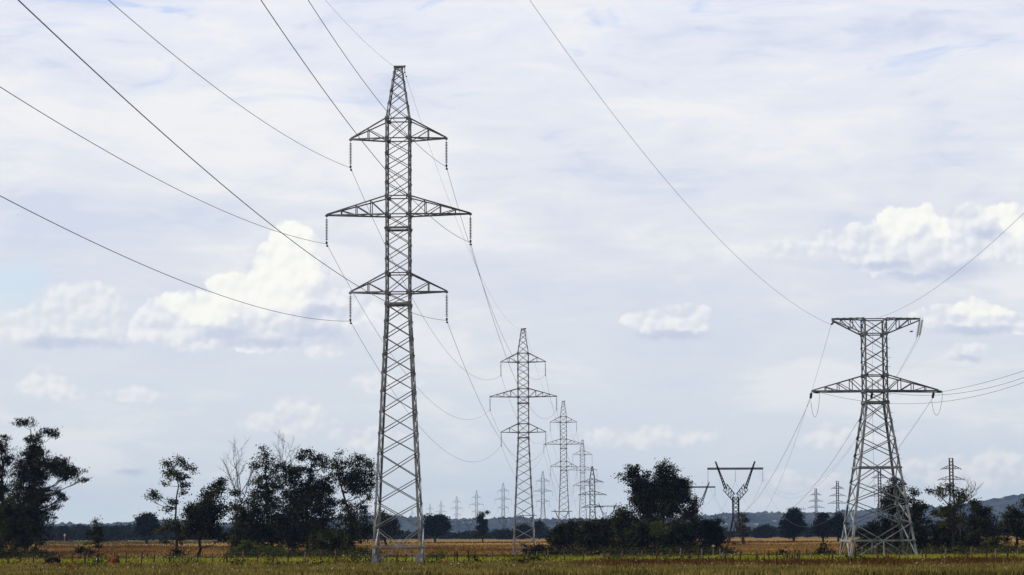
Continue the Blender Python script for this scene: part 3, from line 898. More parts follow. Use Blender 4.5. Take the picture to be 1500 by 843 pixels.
# Y line spans
for i, (a, b, nm, s) in enumerate(((Vs[0], Vs[1], 'nearest Y shaped pylon to the second', 9), (Vs[1], Vs[2], 'second Y shaped pylon to the third', 14))):
    for j, w in ((0, 'left'), (1, 'middle'), (2, 'right')):
        cable(a.matrix_world @ VT[j], b.matrix_world @ VT[j], s, f'{w} cable from the {nm}', .022, 50)

# ================================================================== trees
LEAFQ = np.array([[-.5, 0], [0, -.28], [.5, 0], [0, .28]])
def leaves(C, R, size, r, needle=0.0, updir=None):
    """C (n,3) leaf centres -> verts and quads of diamond leaves with random facing"""
    n = len(C)
    u = r.normal(size=(n, 3)); u /= np.linalg.norm(u, axis=1)[:, None]
    if updir is not None:
        u = u * .55 + np.asarray(updir)[None]; u /= np.linalg.norm(u, axis=1)[:, None]
    w = r.normal(size=(n, 3)); w -= (w * u).sum(1)[:, None] * u; w /= np.linalg.norm(w, axis=1)[:, None]
    s = size * (0.65 + .7 * r.random(n))[:, None]
    asp = .62 if not needle else needle
    V = np.stack([C - u * s * .5, C - w * s * asp * .5, C + u * s * .5, C + w * s * asp * .5], 1).reshape(-1, 3)
    Q = np.arange(4 * n).reshape(n, 4)
    return V, Q

def crown_points(cl, Y, org, r, dens, clump, perclump, flat=1.0):
    P_ = []
    s = Y / F
    for (cx, cy, rx, ry) in cl:
        c = np.array(at(cx, cy, Y)) - np.array(org)
        a = rx * s; b = ry * s; dpt = min((a + b) * .5, max(a, b)) * .95
        n = max(3, int(dens * 3.7 * (a * b) * math.pi))
        d = r.normal(size=(n, 3)); d /= np.linalg.norm(d, axis=1)[:, None]
        rad = r.random(n) ** (1 / 2.2)
        pc = d * rad[:, None] * np.array([a, dpt, b])[None] * (0.74 + .55 * r.random((n, 1)) ** 1.6) + c[None]
        for q in pc:
            k = clump * (.6 + .9 * r.random())
            P_.append(q[None] + r.normal(size=(int(perclump * 1.5), 3)) * np.array([k, k, k * .62 * flat])[None])
    return np.concatenate(P_) if P_ else np.zeros((0, 3))

def tree(name, label, Y, trunk, w, cl, mat='leaf_dark', dens=1.0, leaf=.30, seed=0, clump=.38, per=13, needle=0, up=None, cat='tree', group=None, limbs=True, bark='bark', flat=1.0):
    r = np.random.default_rng(seed + 100)
    org = gpt(trunk[0][0], Y)
    root = empty(name, org, label, cat, group)
    pts = [Vector((0, 0, -.15))] + [at(x, y, Y) - org for (x, y) in trunk[1:]]
    # smooth the trunk a little
    pp = []
    for i in range(len(pts) - 1):
        for t in (0, .34, .67):
            q = pts[i].lerp(pts[i + 1], t)
            if i or t: q = q + Vector((r.normal() * w * .25, r.normal() * w * .5, 0))
            pp.append(q)
    pp.append(pts[-1])
    rad = [w * .5 * (1 - .85 * i / (len(pp) - 1)) + .02 for i in range(len(pp))]
    mb = MB(); mb.tube(pp, rad, 7); mb.build('trunk', M[bark], root)
    if limbs:
        lb = MB()
        for (cx, cy, rx, ry) in cl:
            c = at(cx, cy, Y) - org
            cand = [q for q in pp if q.z < c.z + .2] or [pp[0]]
            st = min(cand, key=lambda q: (q - c).length + abs(q.z - (c.z - abs(q.x - c.x) * .6)) * .6)
            k = pp.index(st); r0 = rad[k] * .55
            mid = st.lerp(c, .5) + Vector((0, r.normal() * .4, -abs(c.x - st.x) * .12))
            q3 = c + Vector((0, r.normal() * .3, 0))
            lb.tube([st, st.lerp(mid, .5) + Vector((r.normal(), r.normal(), r.normal())) * .12, mid, mid.lerp(q3, .5) + Vector((r.normal(), r.normal(), r.normal())) * .15, q3], [r0, r0 * .8, r0 * .6, r0 * .42, r0 * .2 + .008], 5)
            sc = Y / F
            for j in range(5):
                e = q3 + Vector((r.normal() * rx * sc * .55, r.normal() * .5, abs(r.normal()) * ry * sc * .6))
                lb.tube([mid.lerp(q3, .3 + .12 * j), mid.lerp(e, .6) + Vector((0, 0, -.1)), e], [r0 * .35, r0 * .22, .012], 4)
        lb.build('limbs', M[bark], root)
    if group == TG: cl = [(a_, b_, c_ * 1.07, d_ * 1.07) for (a_, b_, c_, d_) in cl]
    full = list(cl)
    for i in range(len(cl)):
        for j in range(i):
            A_, B_ = cl[i], cl[j]; dd = math.hypot(A_[0] - B_[0], A_[1] - B_[1])
            if dd < (min(A_[2], A_[3]) + min(B_[2], B_[3])) * 1.5 and r.random() < .30:
                full.append(((A_[0] + B_[0]) / 2, (A_[1] + B_[1]) / 2, min(A_[2], B_[2]) * .8, min(A_[3], B_[3]) * .8))
    Pc = crown_points(full, Y, org, r, dens, clump, per, flat)
    V, Q = leaves(Pc, None, leaf * .95, r, needle, up)
    mesh_obj('crown', V, Q, M[mat], root)
    return root

def bare_tree(name, label, Y, trunk, tips, w, seed=0, pale=True, group=None):
    r = np.random.default_rng(seed); org = gpt(trunk[0][0], Y)
    root = empty(name, org, label, 'tree', group)
    pts = [Vector((0, 0, -.1))] + [at(x, y, Y) - org for (x, y) in trunk[1:]]
    m_ = M['bark_pale' if pale else 'bark']
    mb = MB(); mb.tube(pts, [w * .5 * (1 - .7 * i / (len(pts) - 1)) for i in range(len(pts))], 6); mb.build('trunk', m_, root)
    lb = MB()
    def grow(p, d, L, rr, depth):
        n = 4; q = [p]; dd = d.copy()
        for i in range(n):
            dd = (dd + Vector((r.normal() * .16, r.normal() * .16, .04 + r.normal() * .12))).normalized(); q.append(q[-1] + dd * L / n)
        lb.tube(q, [rr * (1 - .6 * i / n) for i in range(n + 1)], 4)
        if depth:
            for i in range(1, n + 1):
                for s in range(2 if i > 1 else 1):
                    a = Vector((r.normal(), r.normal() * .8, abs(r.normal()) * .5)).normalized()
                    grow(q[i], (dd * .8 + a * .8).normalized(), L * .45 * (0.7 + .5 * r.random()), rr * .42 + .004, depth - 1)
    for (sx, sy, x, y) in tips:
        p = at(sx, sy, Y) - org; q = at(x, y, Y) - org
        L = (q - p).length
        grow(p, (q - p).normalized(), L, w * .2, 2)
    lb.build('branches', m_, root)
    return root

TG = 'dark trees along the field edge'
tree('pine_tree', 'dark broad pine cut by the left edge of the photo', 445, [(4, 815), (3, 700), (0, 655)], .7,
     [(-2, 655, 13, 15), (8, 672, 13, 12), (-10, 690, 22, 20), (-6, 718, 18, 14), (4, 750, 22, 24), (-6, 785, 24, 26), (12, 775, 14, 16), (8, 640, 4, 6), (-30, 700, 20, 30), (-35, 760, 24, 40)], 'leaf_pine', 1.5, .42, 1, .34, 14, .35, (.45, 0, .75), group=TG)
tree('pine_tree', 'tall leaning pine with a flat wind swept branch reaching right, near the left edge', 430, [(33, 817), (46, 760), (50, 720), (52, 690), (50, 660), (45, 630)], .8,
     [(38, 620, 15, 6), (30, 618, 7, 4), (70, 632, 15, 6), (82, 638, 7, 4), (39, 644, 5, 4), (52, 645, 11, 11), (60, 662, 12, 9), (42, 664, 12, 10), (35, 684, 22, 17), (64, 682, 20, 13), (90, 679, 15, 10), (108, 690, 14, 9), (122, 703, 10, 4), (98, 698, 14, 7), (62, 698, 16, 7), (42, 703, 26, 14),
      (74, 720, 16, 7), (90, 729, 10, 8), (68, 732, 12, 8), (84, 740, 8, 4), (38, 735, 22, 18), (60, 757, 22, 11), (35, 765, 32, 18), (46, 788, 26, 16), (20, 788, 26, 24), (52, 805, 9, 4), (10, 745, 14, 16), (8, 765, 18, 20), (50, 672, 13, 10), (78, 690, 17, 10), (52, 715, 18, 10), (50, 742, 22, 12), (30, 712, 14, 12), (74, 745, 12, 5)],
     'leaf_pine', 1.45, .40, 2, .32, 14, .32, (.4, 0, .8), group=TG)
tree('conifer_tree', 'small dark conifer with a thin trunk above the brown cow', 400, [(146, 822), (144, 800), (141, 762)], .25,
     [(140, 762, 3, 4), (141, 767, 7, 4), (141, 775, 12, 6), (138, 784, 16, 5), (148, 792, 17, 2.4), (132, 797, 9, 2), (142, 790, 9, 6), (144, 800, 7, 3)], 'leaf_dark', 2.6, .30, 3, .28, 12, .4, flat=.6, group=TG)
tree('tree', 'slender open tree with separate leafy tufts, left of the dark row', 400, [(261, 824), (259, 790), (257, 745), (260, 712), (256, 690)], .42,
     [(245, 678, 8, 7), (262, 677, 10, 7), (277, 684, 9, 5), (284, 690, 4, 3), (250, 694, 12, 8), (266, 699, 11, 7), (272, 711, 9, 6), (242, 708, 7, 4), (224, 721, 8, 5), (230, 728, 12, 5), (218, 729, 5, 3), (254, 735, 9, 6), (246, 746, 8, 5), (268, 722, 7, 5), (255, 765, 17, 10), (243, 772, 12, 9), (240, 793, 10, 4), (266, 788, 9, 8), (232, 777, 8, 5)],
     'leaf_mid', 1.6, .30, 4, .30, 12, group=TG)
tree('tree', 'dark rounded tree with a short trunk between the slender tree and the bare one', 410, [(291, 822), (292, 795), (300, 750)], .6,
     [(326, 704, 8, 5), (318, 714, 12, 8), (310, 728, 17, 12), (284, 745, 14, 10), (290, 764, 23, 15), (306, 774, 20, 18), (278, 778, 12, 12), (322, 748, 11, 13), (326, 788, 8, 6), (300, 748, 16, 12), (278, 752, 8, 8)],
     'leaf_dark', 1.8, .34, 5, group=TG)
bare_tree('bare_tree', 'leafless grey branched tree rising from the dark row', 434, [(356, 822), (356, 760), (352, 728)],
          [(352, 728, 320, 682), (352, 728, 343, 668), (353, 722, 366, 672), (354, 735, 372, 690), (352, 732, 330, 700), (353, 726, 350, 672)], .38, 6)
tree('tree', 'low leafy tree in front of the bare grey branches', 428, [(348, 822), (347, 780), (345, 730)], .4,
     [(343, 722, 9, 6), (346, 744, 13, 12), (352, 768, 16, 18), (344, 790, 14, 14), (362, 755, 10, 12)], 'leaf_mid', 1.8, .34, 7, group=TG)
tree('tree', 'dark tree with a small leafy tuft on its highest twig, second from the bare tree', 430, [(395, 822), (393, 765), (390, 700), (386, 660)], .6,
     [(386, 656, 4, 5), (388, 667, 8, 6), (372, 682, 9, 7), (392, 680, 10, 8), (408, 684, 8, 6), (396, 700, 14, 7), (388, 723, 12, 9), (402, 740, 16, 14), (382, 760, 24, 20), (402, 786, 34, 20), (372, 786, 20, 18), (420, 765, 18, 20), (405, 712, 11, 9), (376, 705, 9, 7), (372, 735, 14, 12), (398, 690, 9, 7)],
     'leaf_dark', 1.5, .32, 8, group=TG)
bare_tree('bare_tree', 'thin dead stem with bare twigs poking above the middle of the dark row', 440, [(414, 822), (415, 740), (415, 690)],
          [(415, 690, 410, 652), (415, 690, 424, 650), (415, 692, 402, 668), (415, 690, 417, 648), (416, 695, 428, 672)], .26, 9)
tree('tree', 'dark leafy tree in the middle of the row, left of the bushier one', 435, [(430, 822), (431, 760), (428, 700)], .6,
     [(425, 690, 11, 10), (432, 708, 13, 11), (417, 720, 7, 4), (440, 735, 17, 13), (430, 755, 22, 18), (436, 785, 30, 22), (416, 700, 7, 7), (424, 730, 13, 11), (414, 682, 5, 5), (436, 694, 9, 8), (445, 715, 10, 9)], 'leaf_dark', 1.6, .32, 10, group=TG)
tree('tree', 'tallest dark tree of the row, with two leafy heads and sky between them', 440, [(452, 822), (448, 745), (454, 700), (458, 672)], .65,
     [(449, 664, 10, 7), (464, 671, 13, 8), (442, 672, 8, 5), (476, 684, 7, 9), (456, 690, 8, 6), (455, 706, 9, 8), (466, 722, 17, 13), (450, 742, 20, 16), (480, 752, 16, 12), (472, 780, 30, 24), (486, 700, 8, 8), (456, 770, 20, 20), (474, 706, 10, 8), (482, 720, 11, 10), (484, 735, 12, 10), (446, 722, 12, 9), (440, 688, 8, 6)], 'leaf_dark', 1.6, .32, 11, group=TG)
tree('tree', 'dark tree with forked limbs just left of the nearest pylon', 445, [(515, 822), (516, 765), (506, 735), (498, 700), (492, 680)], .6,
     [(490, 680, 11, 11), (500, 664, 5, 4), (497, 694, 8, 6), (526, 672, 15, 6), (541, 682, 9, 8), (512, 680, 8, 6), (516, 698, 12, 9), (535, 708, 12, 9), (520, 722, 12, 7), (541, 728, 7, 6), (500, 735, 8, 5), (510, 757, 20, 10), (536, 758, 8, 7), (522, 780, 24, 18), (502, 795, 24, 15), (540, 778, 10, 12), (545, 695, 6, 10), (506, 710, 10, 9), (526, 692, 10, 8), (526, 712, 10, 8), (508, 745, 12, 8), (530, 742, 10, 8), (546, 712, 6, 8)], 'leaf_mid', 1.5, .32, 12, group=TG)
BG = 'bushes along the field edge'
def bush(label, Y, cl, mat='leaf_mid', seed=0, dens=2.2, leaf=.3, name='bush', **kw):
    return tree(name, label, Y, [(cl[0][0], 820), (cl[0][0], cl[0][1])], .2, cl, mat, dens, leaf, seed, .28, 12, cat='bush', group=BG, **kw)
bush('olive green bush in front of the right end of the dark row', 400, [(480, 795, 26, 18), (465, 800, 16, 16), (500, 800, 20, 16), (478, 782, 12, 8)], 'leaf_mid', 20)
bush('low bright green bush before the middle of the dark row', 385, [(365, 806, 22, 8), (390, 806, 22, 8), (345, 808, 10, 6), (410, 808, 14, 6), (362, 798, 12, 6)], 'leaf_fresh', 21)
bush('small dark bush at the foot of the slender tree', 385, [(262, 812, 12, 8), (252, 816, 7, 5)], 'leaf_dark', 22)
bush('brown green low bush left of the small conifer', 395, [(118, 807, 16, 5), (132, 809, 12, 6), (146, 816, 5, 8)], 'leaf_mid', 23)
bush('low green scrub at the foot of the leftmost pines', 340, [(30, 816, 26, 6), (8, 818, 16, 6), (48, 818, 8, 5)], 'leaf_mid', 24)
tree('tree', 'dark tree seen through the legs of the nearest pylon', 760, [(566, 790), (566, 765)], .7, [(562, 757, 10, 9), (572, 764, 12, 10), (574, 776, 15, 12), (560, 783, 14, 12), (555, 768, 9, 10)], 'leaf_dark', 1.0, .5, 25, .5)
tree('tree', 'dense round dark tree on the far field edge at left, behind the slender tree', 900, [(215, 792), (215, 770)], .9, [(212, 764, 13, 12), (220, 766, 12, 12), (206, 772, 8, 10), (215, 776, 15, 9)], 'leaf_black', 1.5, .6, 26, .55)
tree('tree', 'dense round dark tree standing alone right of the nearest pylon', 900, [(638, 792), (638, 770)], .9, [(630, 765, 10, 11), (645, 763, 11, 9), (626, 775, 7, 9), (640, 775, 17, 10), (652, 773, 7, 8)], 'leaf_black', 1.6, .6, 27, .5)
tree('conifer_tree', 'small pointed tree with a ragged tip between far pylons', 880, [(707, 790), (707, 770), (706, 750)], .5, [(706, 755, 4, 5), (713, 752, 2.5, 3), (701, 760, 4, 3), (706, 764, 8, 5), (706, 773, 10, 5), (707, 781, 9, 6)], 'leaf_blue', 1.3, .5, 28, .4)
tree('conifer_tree', 'small pointed tree right behind the legs of the nearest Y shaped pylon', 760, [(1088, 790), (1088, 770), (1087, 750)], .5, [(1086, 755, 3.5, 5), (1090, 763, 6, 5), (1086, 772, 8, 6), (1090, 781, 8, 5)], 'leaf_mid', 1.4, .45, 29, .4)
tree('tree', 'dark tree left of the two far right pylons', 850, [(1163, 790), (1163, 760)], .9, [(1164, 749, 8, 5), (1158, 757, 11, 7), (1168, 758, 9, 8), (1152, 768, 10, 9), (1168, 772, 14, 12), (1158, 781, 12, 8)], 'leaf_black', 1.6, .5, 30, .5)
tree('tree', 'dark tree between the two far right pylons', 850, [(1206, 790), (1206, 765)], .8, [(1205, 757, 10, 6), (1200, 768, 12, 8), (1214, 768, 9, 9), (1206, 779, 16, 9)], 'leaf_black', 1.6, .5, 31, .5)
tree('tree', 'dark ragged tree just left of the legs of the large right pylon', 850, [(1228, 790), (1228, 765)], .8, [(1229, 757, 7, 6), (1224, 766, 8, 8), (1234, 767, 7, 8), (1229, 779, 11, 9)], 'leaf_black', 1.6, .5, 32, .5)
tree('tree', 'left one of the two tall bushy trees right of centre, with tufted crown', 445, [(950, 822), (950, 770), (944, 720), (932, 700)], .6,
     [(908, 696, 5, 3), (929, 687, 11, 7), (921, 698, 8, 6), (946, 697, 8, 7), (941, 707, 11, 8), (936, 719, 14, 8), (946, 729, 17, 11), (938, 742, 14, 12), (955, 712, 7, 8), (950, 755, 18, 12), (914, 703, 5, 4), (933, 703, 10, 8), (950, 716, 10, 9), (940, 712, 10, 8), (952, 740, 14, 10), (926, 712, 7, 6), (930, 732, 10, 8), (958, 722, 9, 9), (957, 738, 12, 10)], 'leaf_dark', 1.7, .32, 33, group=TG)
tree('tree', 'right one of the two tall bushy trees right of centre, spreading to the right', 450, [(974, 822), (972, 770), (970, 720), (970, 690)], .7,
     [(973, 683, 12, 7), (985, 690, 7, 6), (966, 692, 8, 8), (975, 699, 11, 8), (995, 710, 14, 8), (1003, 706, 9, 5), (970, 715, 17, 11), (1004, 716, 10, 7), (985, 728, 21, 11), (1003, 732, 11, 7), (1014, 745, 8, 5), (1018, 735, 5, 7), (990, 743, 15, 12), (970, 752, 22, 14), (1005, 756, 12, 8), (986, 712, 14, 11), (962, 705, 8, 8), (975, 732, 16, 12), (1000, 724, 12, 8), (962, 722, 8, 9), (1016, 752, 8, 6)], 'leaf_dark', 1.7, .32, 34, group=TG)
tree('bush', 'spiky dark green bush at the left end of the central thicket', 440, [(820, 818), (820, 790)], .4, [(818, 782, 12, 10), (828, 773, 12, 9), (840, 768, 8, 7), (812, 793, 12, 10), (830, 792, 20, 16), (846, 784, 14, 16)], 'leaf_dark', 2.0, .34, 35, cat='bush', group=BG)
tree('bush', 'wide dark bush in the left part of the central thicket', 436, [(868, 818), (868, 790)], .4, [(860, 772, 12, 10), (872, 770, 14, 9), (885, 768, 12, 9), (862, 790, 22, 20), (884, 790, 18, 20), (850, 764, 4, 4), (868, 805, 24, 8)], 'leaf_dark', 1.9, .34, 36, cat='bush', group=BG)
tree('bush', 'paler olive green bush with a rounded top below the left bushy tree', 442, [(912, 818), (912, 780)], .4, [(912, 750, 12, 10), (905, 760, 14, 12), (922, 758, 12, 12), (910, 775, 18, 14), (925, 775, 14, 14), (897, 768, 8, 8)], 'leaf_mid', 2.2, .32, 37, cat='bush', group=BG)
tree('bush', 'dark bush in the middle of the central thicket under the two bushy trees', 434, [(945, 818), (945, 790)], .4, [(935, 785, 22, 22), (955, 775, 20, 20), (960, 795, 24, 18), (925, 795, 22, 18), (905, 797, 16, 14)], 'leaf_dark', 1.9, .34, 38, cat='bush', group=BG)
tree('bush', 'bright green sprig of bush between the two bushy trees', 430, [(963, 818), (963, 780)], .2, [(961, 770, 9, 6), (968, 776, 8, 6), (958, 780, 8, 6)], 'leaf_fresh', 2.0, .3, 39, cat='bush', group=BG)
tree('bush', 'dark bush in the right part of the central thicket', 438, [(1000, 818), (1000, 790)], .4, [(992, 778, 20, 20), (1012, 778, 20, 18), (1000, 797, 28, 16), (1018, 762, 8, 7), (978, 795, 16, 16)], 'leaf_dark', 1.9, .34, 40, cat='bush', group=BG)
tree('bush', 'dark rounded bush at the right end of the central thicket, beside the Y shaped pylon', 436, [(1042, 818), (1042, 790)], .4, [(1032, 768, 11, 8), (1045, 770, 14, 9), (1040, 782, 20, 14), (1050, 790, 14, 12), (1038, 800, 20, 12), (1054, 764, 5, 5)], 'leaf_black', 2.0, .34, 41, cat='bush', group=BG)
bush('low dark shrub at the right foot of the second pylon', 420, [(790, 803, 14, 6), (772, 808, 10, 5), (805, 808, 10, 6), (785, 812, 20, 5), (768, 799, 5, 2.5)], 'leaf_dark', 42)
# right hand woods
tree('tree', 'tall dark tree seen through and right of the large right pylon', 425, [(1310, 822), (1309, 770), (1308, 730), (1308, 710)], .6,
     [(1308, 705, 8, 5), (1303, 716, 9, 8), (1300, 730, 9, 8), (1319, 711, 7, 8), (1314, 726, 13, 9), (1322, 735, 6, 8), (1308, 745, 17, 10), (1296, 740, 6, 6)], 'leaf_dark', 1.8, .32, 43, group=TG)
tree('tree', 'dark tree with a notched crown right of the large right pylon', 430, [(1340, 822), (1340, 770), (1338, 730)], .6,
     [(1338, 722, 10, 6), (1331, 733, 8, 7), (1346, 741, 12, 8), (1354, 744, 6, 5), (1336, 754, 22, 10), (1344, 768, 24, 12)], 'leaf_dark', 1.8, .32, 44, group=TG)
tree('tree', 'open topped tree with a spreading limb in front of the flat topped pylon', 420, [(1398, 822), (1399, 765), (1395, 745), (1380, 730)], .6,
     [(1361, 719, 8, 4), (1375, 723, 9, 5), (1374, 714, 5, 3), (1388, 712, 9, 5), (1394, 721, 7, 6), (1382, 729, 6, 3), (1409, 729, 9, 8), (1412, 722, 6, 5), (1388, 748, 16, 7), (1404, 741, 9, 7), (1398, 762, 24, 13), (1370, 752, 8, 6)], 'leaf_mid', 1.7, .30, 45, group=TG)
bare_tree('bare_tree', 'pale bare branches sticking out beside the spreading tree near the right edge', 424, [(1406, 822), (1407, 760), (1408, 738)], [(1408, 738, 1418, 712), (1408, 738, 1432, 722), (1408, 738, 1424, 716), (1408, 738, 1428, 730)], .3, 46)
tree('tree', 'dark pointed tree right of the spreading tree near the right edge', 430, [(1434, 822), (1433, 770), (1430, 740)], .5,
     [(1428, 733, 6, 4), (1426, 740, 8, 5), (1432, 747, 13, 7), (1444, 748, 9, 6), (1438, 762, 22, 12), (1424, 765, 14, 14), (1446, 778, 20, 14)], 'leaf_dark', 1.7, .32, 47, group=TG)
tree('tree', 'dark rounded tree cut by the right edge of the photo', 435, [(1488, 822), (1487, 780), (1486, 755)], .6,
     [(1486, 748, 12, 5), (1477, 757, 11, 7), (1492, 760, 14, 12), (1482, 774, 18, 12), (1499, 733, 4, 5), (1510, 745, 12, 14), (1515, 775, 18, 18), (1470, 770, 10, 10), (1500, 785, 14, 8)], 'leaf_dark', 1.8, .34, 48, group=TG)
tree('bush', 'dark bush behind the left legs of the large right pylon', 432, [(1275, 818), (1275, 795)], .4, [(1262, 778, 10, 8), (1280, 772, 14, 10), (1285, 790, 22, 18), (1268, 798, 18, 14), (1300, 765, 12, 10)], 'leaf_dark', 2.0, .34, 49, cat='bush', group=BG)
tree('bush', 'broad dark bush seen inside the legs of the large right pylon', 436, [(1310, 818), (1310, 795)], .4, [(1310, 775, 20, 16), (1318, 795, 24, 18), (1300, 800, 18, 10)], 'leaf_dark', 2.0, .34, 50, cat='bush', group=BG)
tree('bush', 'broad dark bush just right of the large right pylon', 428, [(1350, 818), (1350, 795)], .4, [(1345, 782, 20, 14), (1352, 798, 24, 16), (1330, 798, 14, 16)], 'leaf_dark', 2.0, .34, 51, cat='bush', group=BG)
tree('bush', 'broad dark bush under the spreading tree near the right edge', 426, [(1388, 818), (1388, 795)], .4, [(1378, 778, 18, 14), (1390, 795, 24, 18), (1404, 782, 14, 14), (1370, 798, 14, 14)], 'leaf_dark', 2.0, .34, 52, cat='bush', group=BG)
tree('bush', 'dark green bush under the pointed tree near the right edge', 424, [(1428, 816), (1428, 795)], .3, [(1424, 788, 18, 12), (1440, 795, 16, 10), (1414, 798, 12, 12)], 'leaf_dark', 2.0, .34, 53, cat='bush', group=BG)
bush('fresh green bush beside the bare patch near the right edge', 400, [(1460, 793, 13, 9), (1475, 790, 8, 5), (1448, 798, 10, 8), (1466, 804, 8, 6)], 'leaf_mid', 54)
bush('small ragged bush left of the large right pylon', 330, [(1208, 806, 10, 4), (1200, 812, 9, 5), (1220, 812, 8, 4), (1206, 798, 4, 3)], 'leaf_dark', 55)
bush('low scrub around the feet of the nearest Y shaped pylon', 690, [(1075, 798, 5, 4), (1090, 801, 12, 2.5), (1084, 800, 8, 3)], 'leaf_mid', 56)
bush('small black bush standing by the fence right of the Y shaped pylon', 270, [(1148, 812, 5, 5), (1151, 816, 5, 4)], 'leaf_black', 57)
bush('dark round shrub in the foreground grass near the bottom centre', 186, [(763, 830, 8, 6), (768, 828, 6, 6), (764, 836, 7, 3)], 'leaf_black', 58, dens=12, leaf=.14)
bush('dark grassy shrub on the fence line below the right end of the thicket', 205, [(1043, 823, 8, 5), (1036, 825, 6, 3)], 'leaf_mid', 59, dens=10, leaf=.14)
bush('leafy shrub just right of the nearest pylon feet', 215, [(640, 818, 12, 7), (648, 812, 6, 5), (632, 824, 10, 4)], 'olive', 60, dens=9, leaf=.14)

# far wood line: one uncountable mass
r = np.random.default_rng(5)
prof = [(-250, 768), (60, 768), (130, 768), (200, 767), (300, 769), (460, 771), (560, 774), (600, 778), (640, 778), (700, 777), (760, 774), (800, 771), (860, 772), (900, 774), (1060, 772), (1100, 770), (1150, 769), (1200, 769), (1260, 771), (1500, 766), (1750, 766)]
Ps = []
for row in range(3):
    Y = 1240 + row * 110
    x = -260
    while x < 1760:
        top = np.interp(x, [p[0] for p in prof], [p[1] for p in prof]) + abs(r.normal()) * 4.0 + (2 - row) * 3.0
        p = at(x, top, Y); g = gz(Y); h = max(p.z - g, 2.5); wd = h * (.45 + .3 * r.random())
        n = int(26 * max(1, h / 4))
        c = np.stack([r.normal(size=n) * wd * .5, r.normal(size=n) * wd * .5, (r.random(n) ** .7) * h * .92], 1)
        c[:, :2] *= (1.15 - .75 * (c[:, 2:3] / h))
        c += np.array([p.x, Y + r.normal() * 25, g])
        Ps.append((c[:, None] + r.normal(size=(n, 5, 3)) * .5).reshape(-1, 3))
        x += r.uniform(3.0, 8.5)
Pf = np.concatenate(Ps); V, Q = leaves(Pf, None, 1.15, r)
tag(mesh_obj('far_wood', V, Q, M['leaf_blue']), 'dark blue green wood line along the far edge of the field', 'wood', kind='stuff')
# bushes along the near side of the far field edge, in the gap right of the nearest pylon
for i, (x, y, rx, ry, lb) in enumerate(((765, 774, 14, 9, 'dark far tree clump behind the legs of the second pylon'), (790, 768, 7, 8, 'small dark far tree right of the second pylon'), (740, 781, 14, 7, 'rounded green far bush left of the second pylon'),
                                        (1120, 775, 16, 8, 'dark far bush right of the nearest Y shaped pylon'), (95, 776, 8, 8, 'small round far tree near the left pine'), (168, 779, 9, 9, 'pale green far tree right of the small conifer'))):
    tree('far_tree', lb, 1150, [(x, 793), (x, y + 4)], .6, [(x, y, rx * .7, ry * .8), (x - rx * .4, y + 4, rx * .6, ry * .8), (x + rx * .4, y + 4, rx * .6, ry * .8), (x, y + 10, rx, ry * .6)], 'leaf_blue', .9, .7, 70 + i, .6, cat='tree', group='small trees on the far field edge', limbs=False)

# ================================================================== grass
M['pale_straw'] = leaf_mat('pale_straw', rgb(.24, .19, .07), rgb(.50, .41, .20), .5, .35)
def blades(name, label, mat, n, xr, yr, h, w, seed, dens_fn=None, lean=.25, cat='grass'):
    """xr: photograph columns, yr: depth range; upright triangles with random facing"""
    r = np.random.default_rng(seed)
    Y = r.uniform(yr[0], yr[1], n); px = r.uniform(xr[0], xr[1], n)
    X = (px - 750) / F * Y
    if dens_fn is not None:
        k = r.random(n) < dens_fn(px, Y, X); X = X[k]; Y = Y[k]
    n = len(X); Z = np.interp(Y, GY, GZ) - .02
    a = r.uniform(0, math.pi, n); H = h * (.5 + .8 * r.random(n)); Wd = w * (.6 + .8 * r.random(n))
    b = np.stack([X, Y, Z], 1); u = np.stack([np.cos(a), np.sin(a), np.zeros(n)], 1) * Wd[:, None] * .5
    t = b + np.stack([r.normal(size=n) * lean * H, r.normal(size=n) * lean * H, H], 1)
    m = b + (t - b) * .55 + r.normal(size=(n, 3)) * .04
    V = np.stack([b - u, b + u, m + u * .8, t, m - u * .8], 1).reshape(-1, 3)
    Q = np.arange(5 * n).reshape(n, 5)
    return tag(mesh_obj(name, V, Q, M[mat]), label, cat, kind='stuff')

def patchy(sx, sy, seed, lo=.0):
    r = np.random.default_rng(seed); ph = r.uniform(0, 6.28, 8); kx = r.uniform(.3, 1.6, 8) / sx; ky = r.uniform(.3, 1.6, 8) / sy
    def f(px, Y, X):
        s = sum(np.sin(X * kx[i] * 6.28 + Y * ky[i] * 6.28 + ph[i]) for i in range(8)) / 4
        return np.clip(lo + .5 + s * .6, 0, 1)
    return f
NX = (-230, 1730)
blades('straw_grass', 'dry straw coloured grass covering the foreground', 'straw', 150000, NX, (138, 203), .40, .05, 1)
blades('green_grass', 'greener grass mixed into the straw coloured foreground', 'olive', 60000, NX, (138, 203), .38, .05, 2, patchy(14, 9, 4))
blades('dark_grass', 'darker brown green patches in the foreground grass', 'leaf_mid', 70000, NX, (138, 205), .42, .06, 22, patchy(9, 7, 14, -.35))
blades('pale_grass', 'pale dry seed heads in the foreground grass', 'pale_straw', 22000, NX, (138, 203), .50, .035, 23, patchy(12, 8, 15, -.1))
def lush_d(px, Y, X):
    c = 230 + 4 * np.sin(X * .13) + 3 * np.sin(X * .31 + 1)
    d = np.clip(1.3 - np.abs(Y - c) / 22, 0, 1)
    gap = np.where((px > 880) & (px < 1035), .2, np.where((px > 690) & (px < 880), .55, 1))
    return d * gap
blades('lush_weeds', 'bright yellow green weeds in a strip along the fence', 'lush', 190000, NX, (206, 262), .55, .11, 3, lush_d, .3)
def rust_d(px, Y, X):
    return np.clip((px - 820) / 120, 0, 1) * np.clip(1.25 - np.abs(Y - (184 + 5 * np.sin(X * .2))) / 15, 0, 1) * np.where(px > 1040, .65 + .35 * np.sin(px * .05), 1)
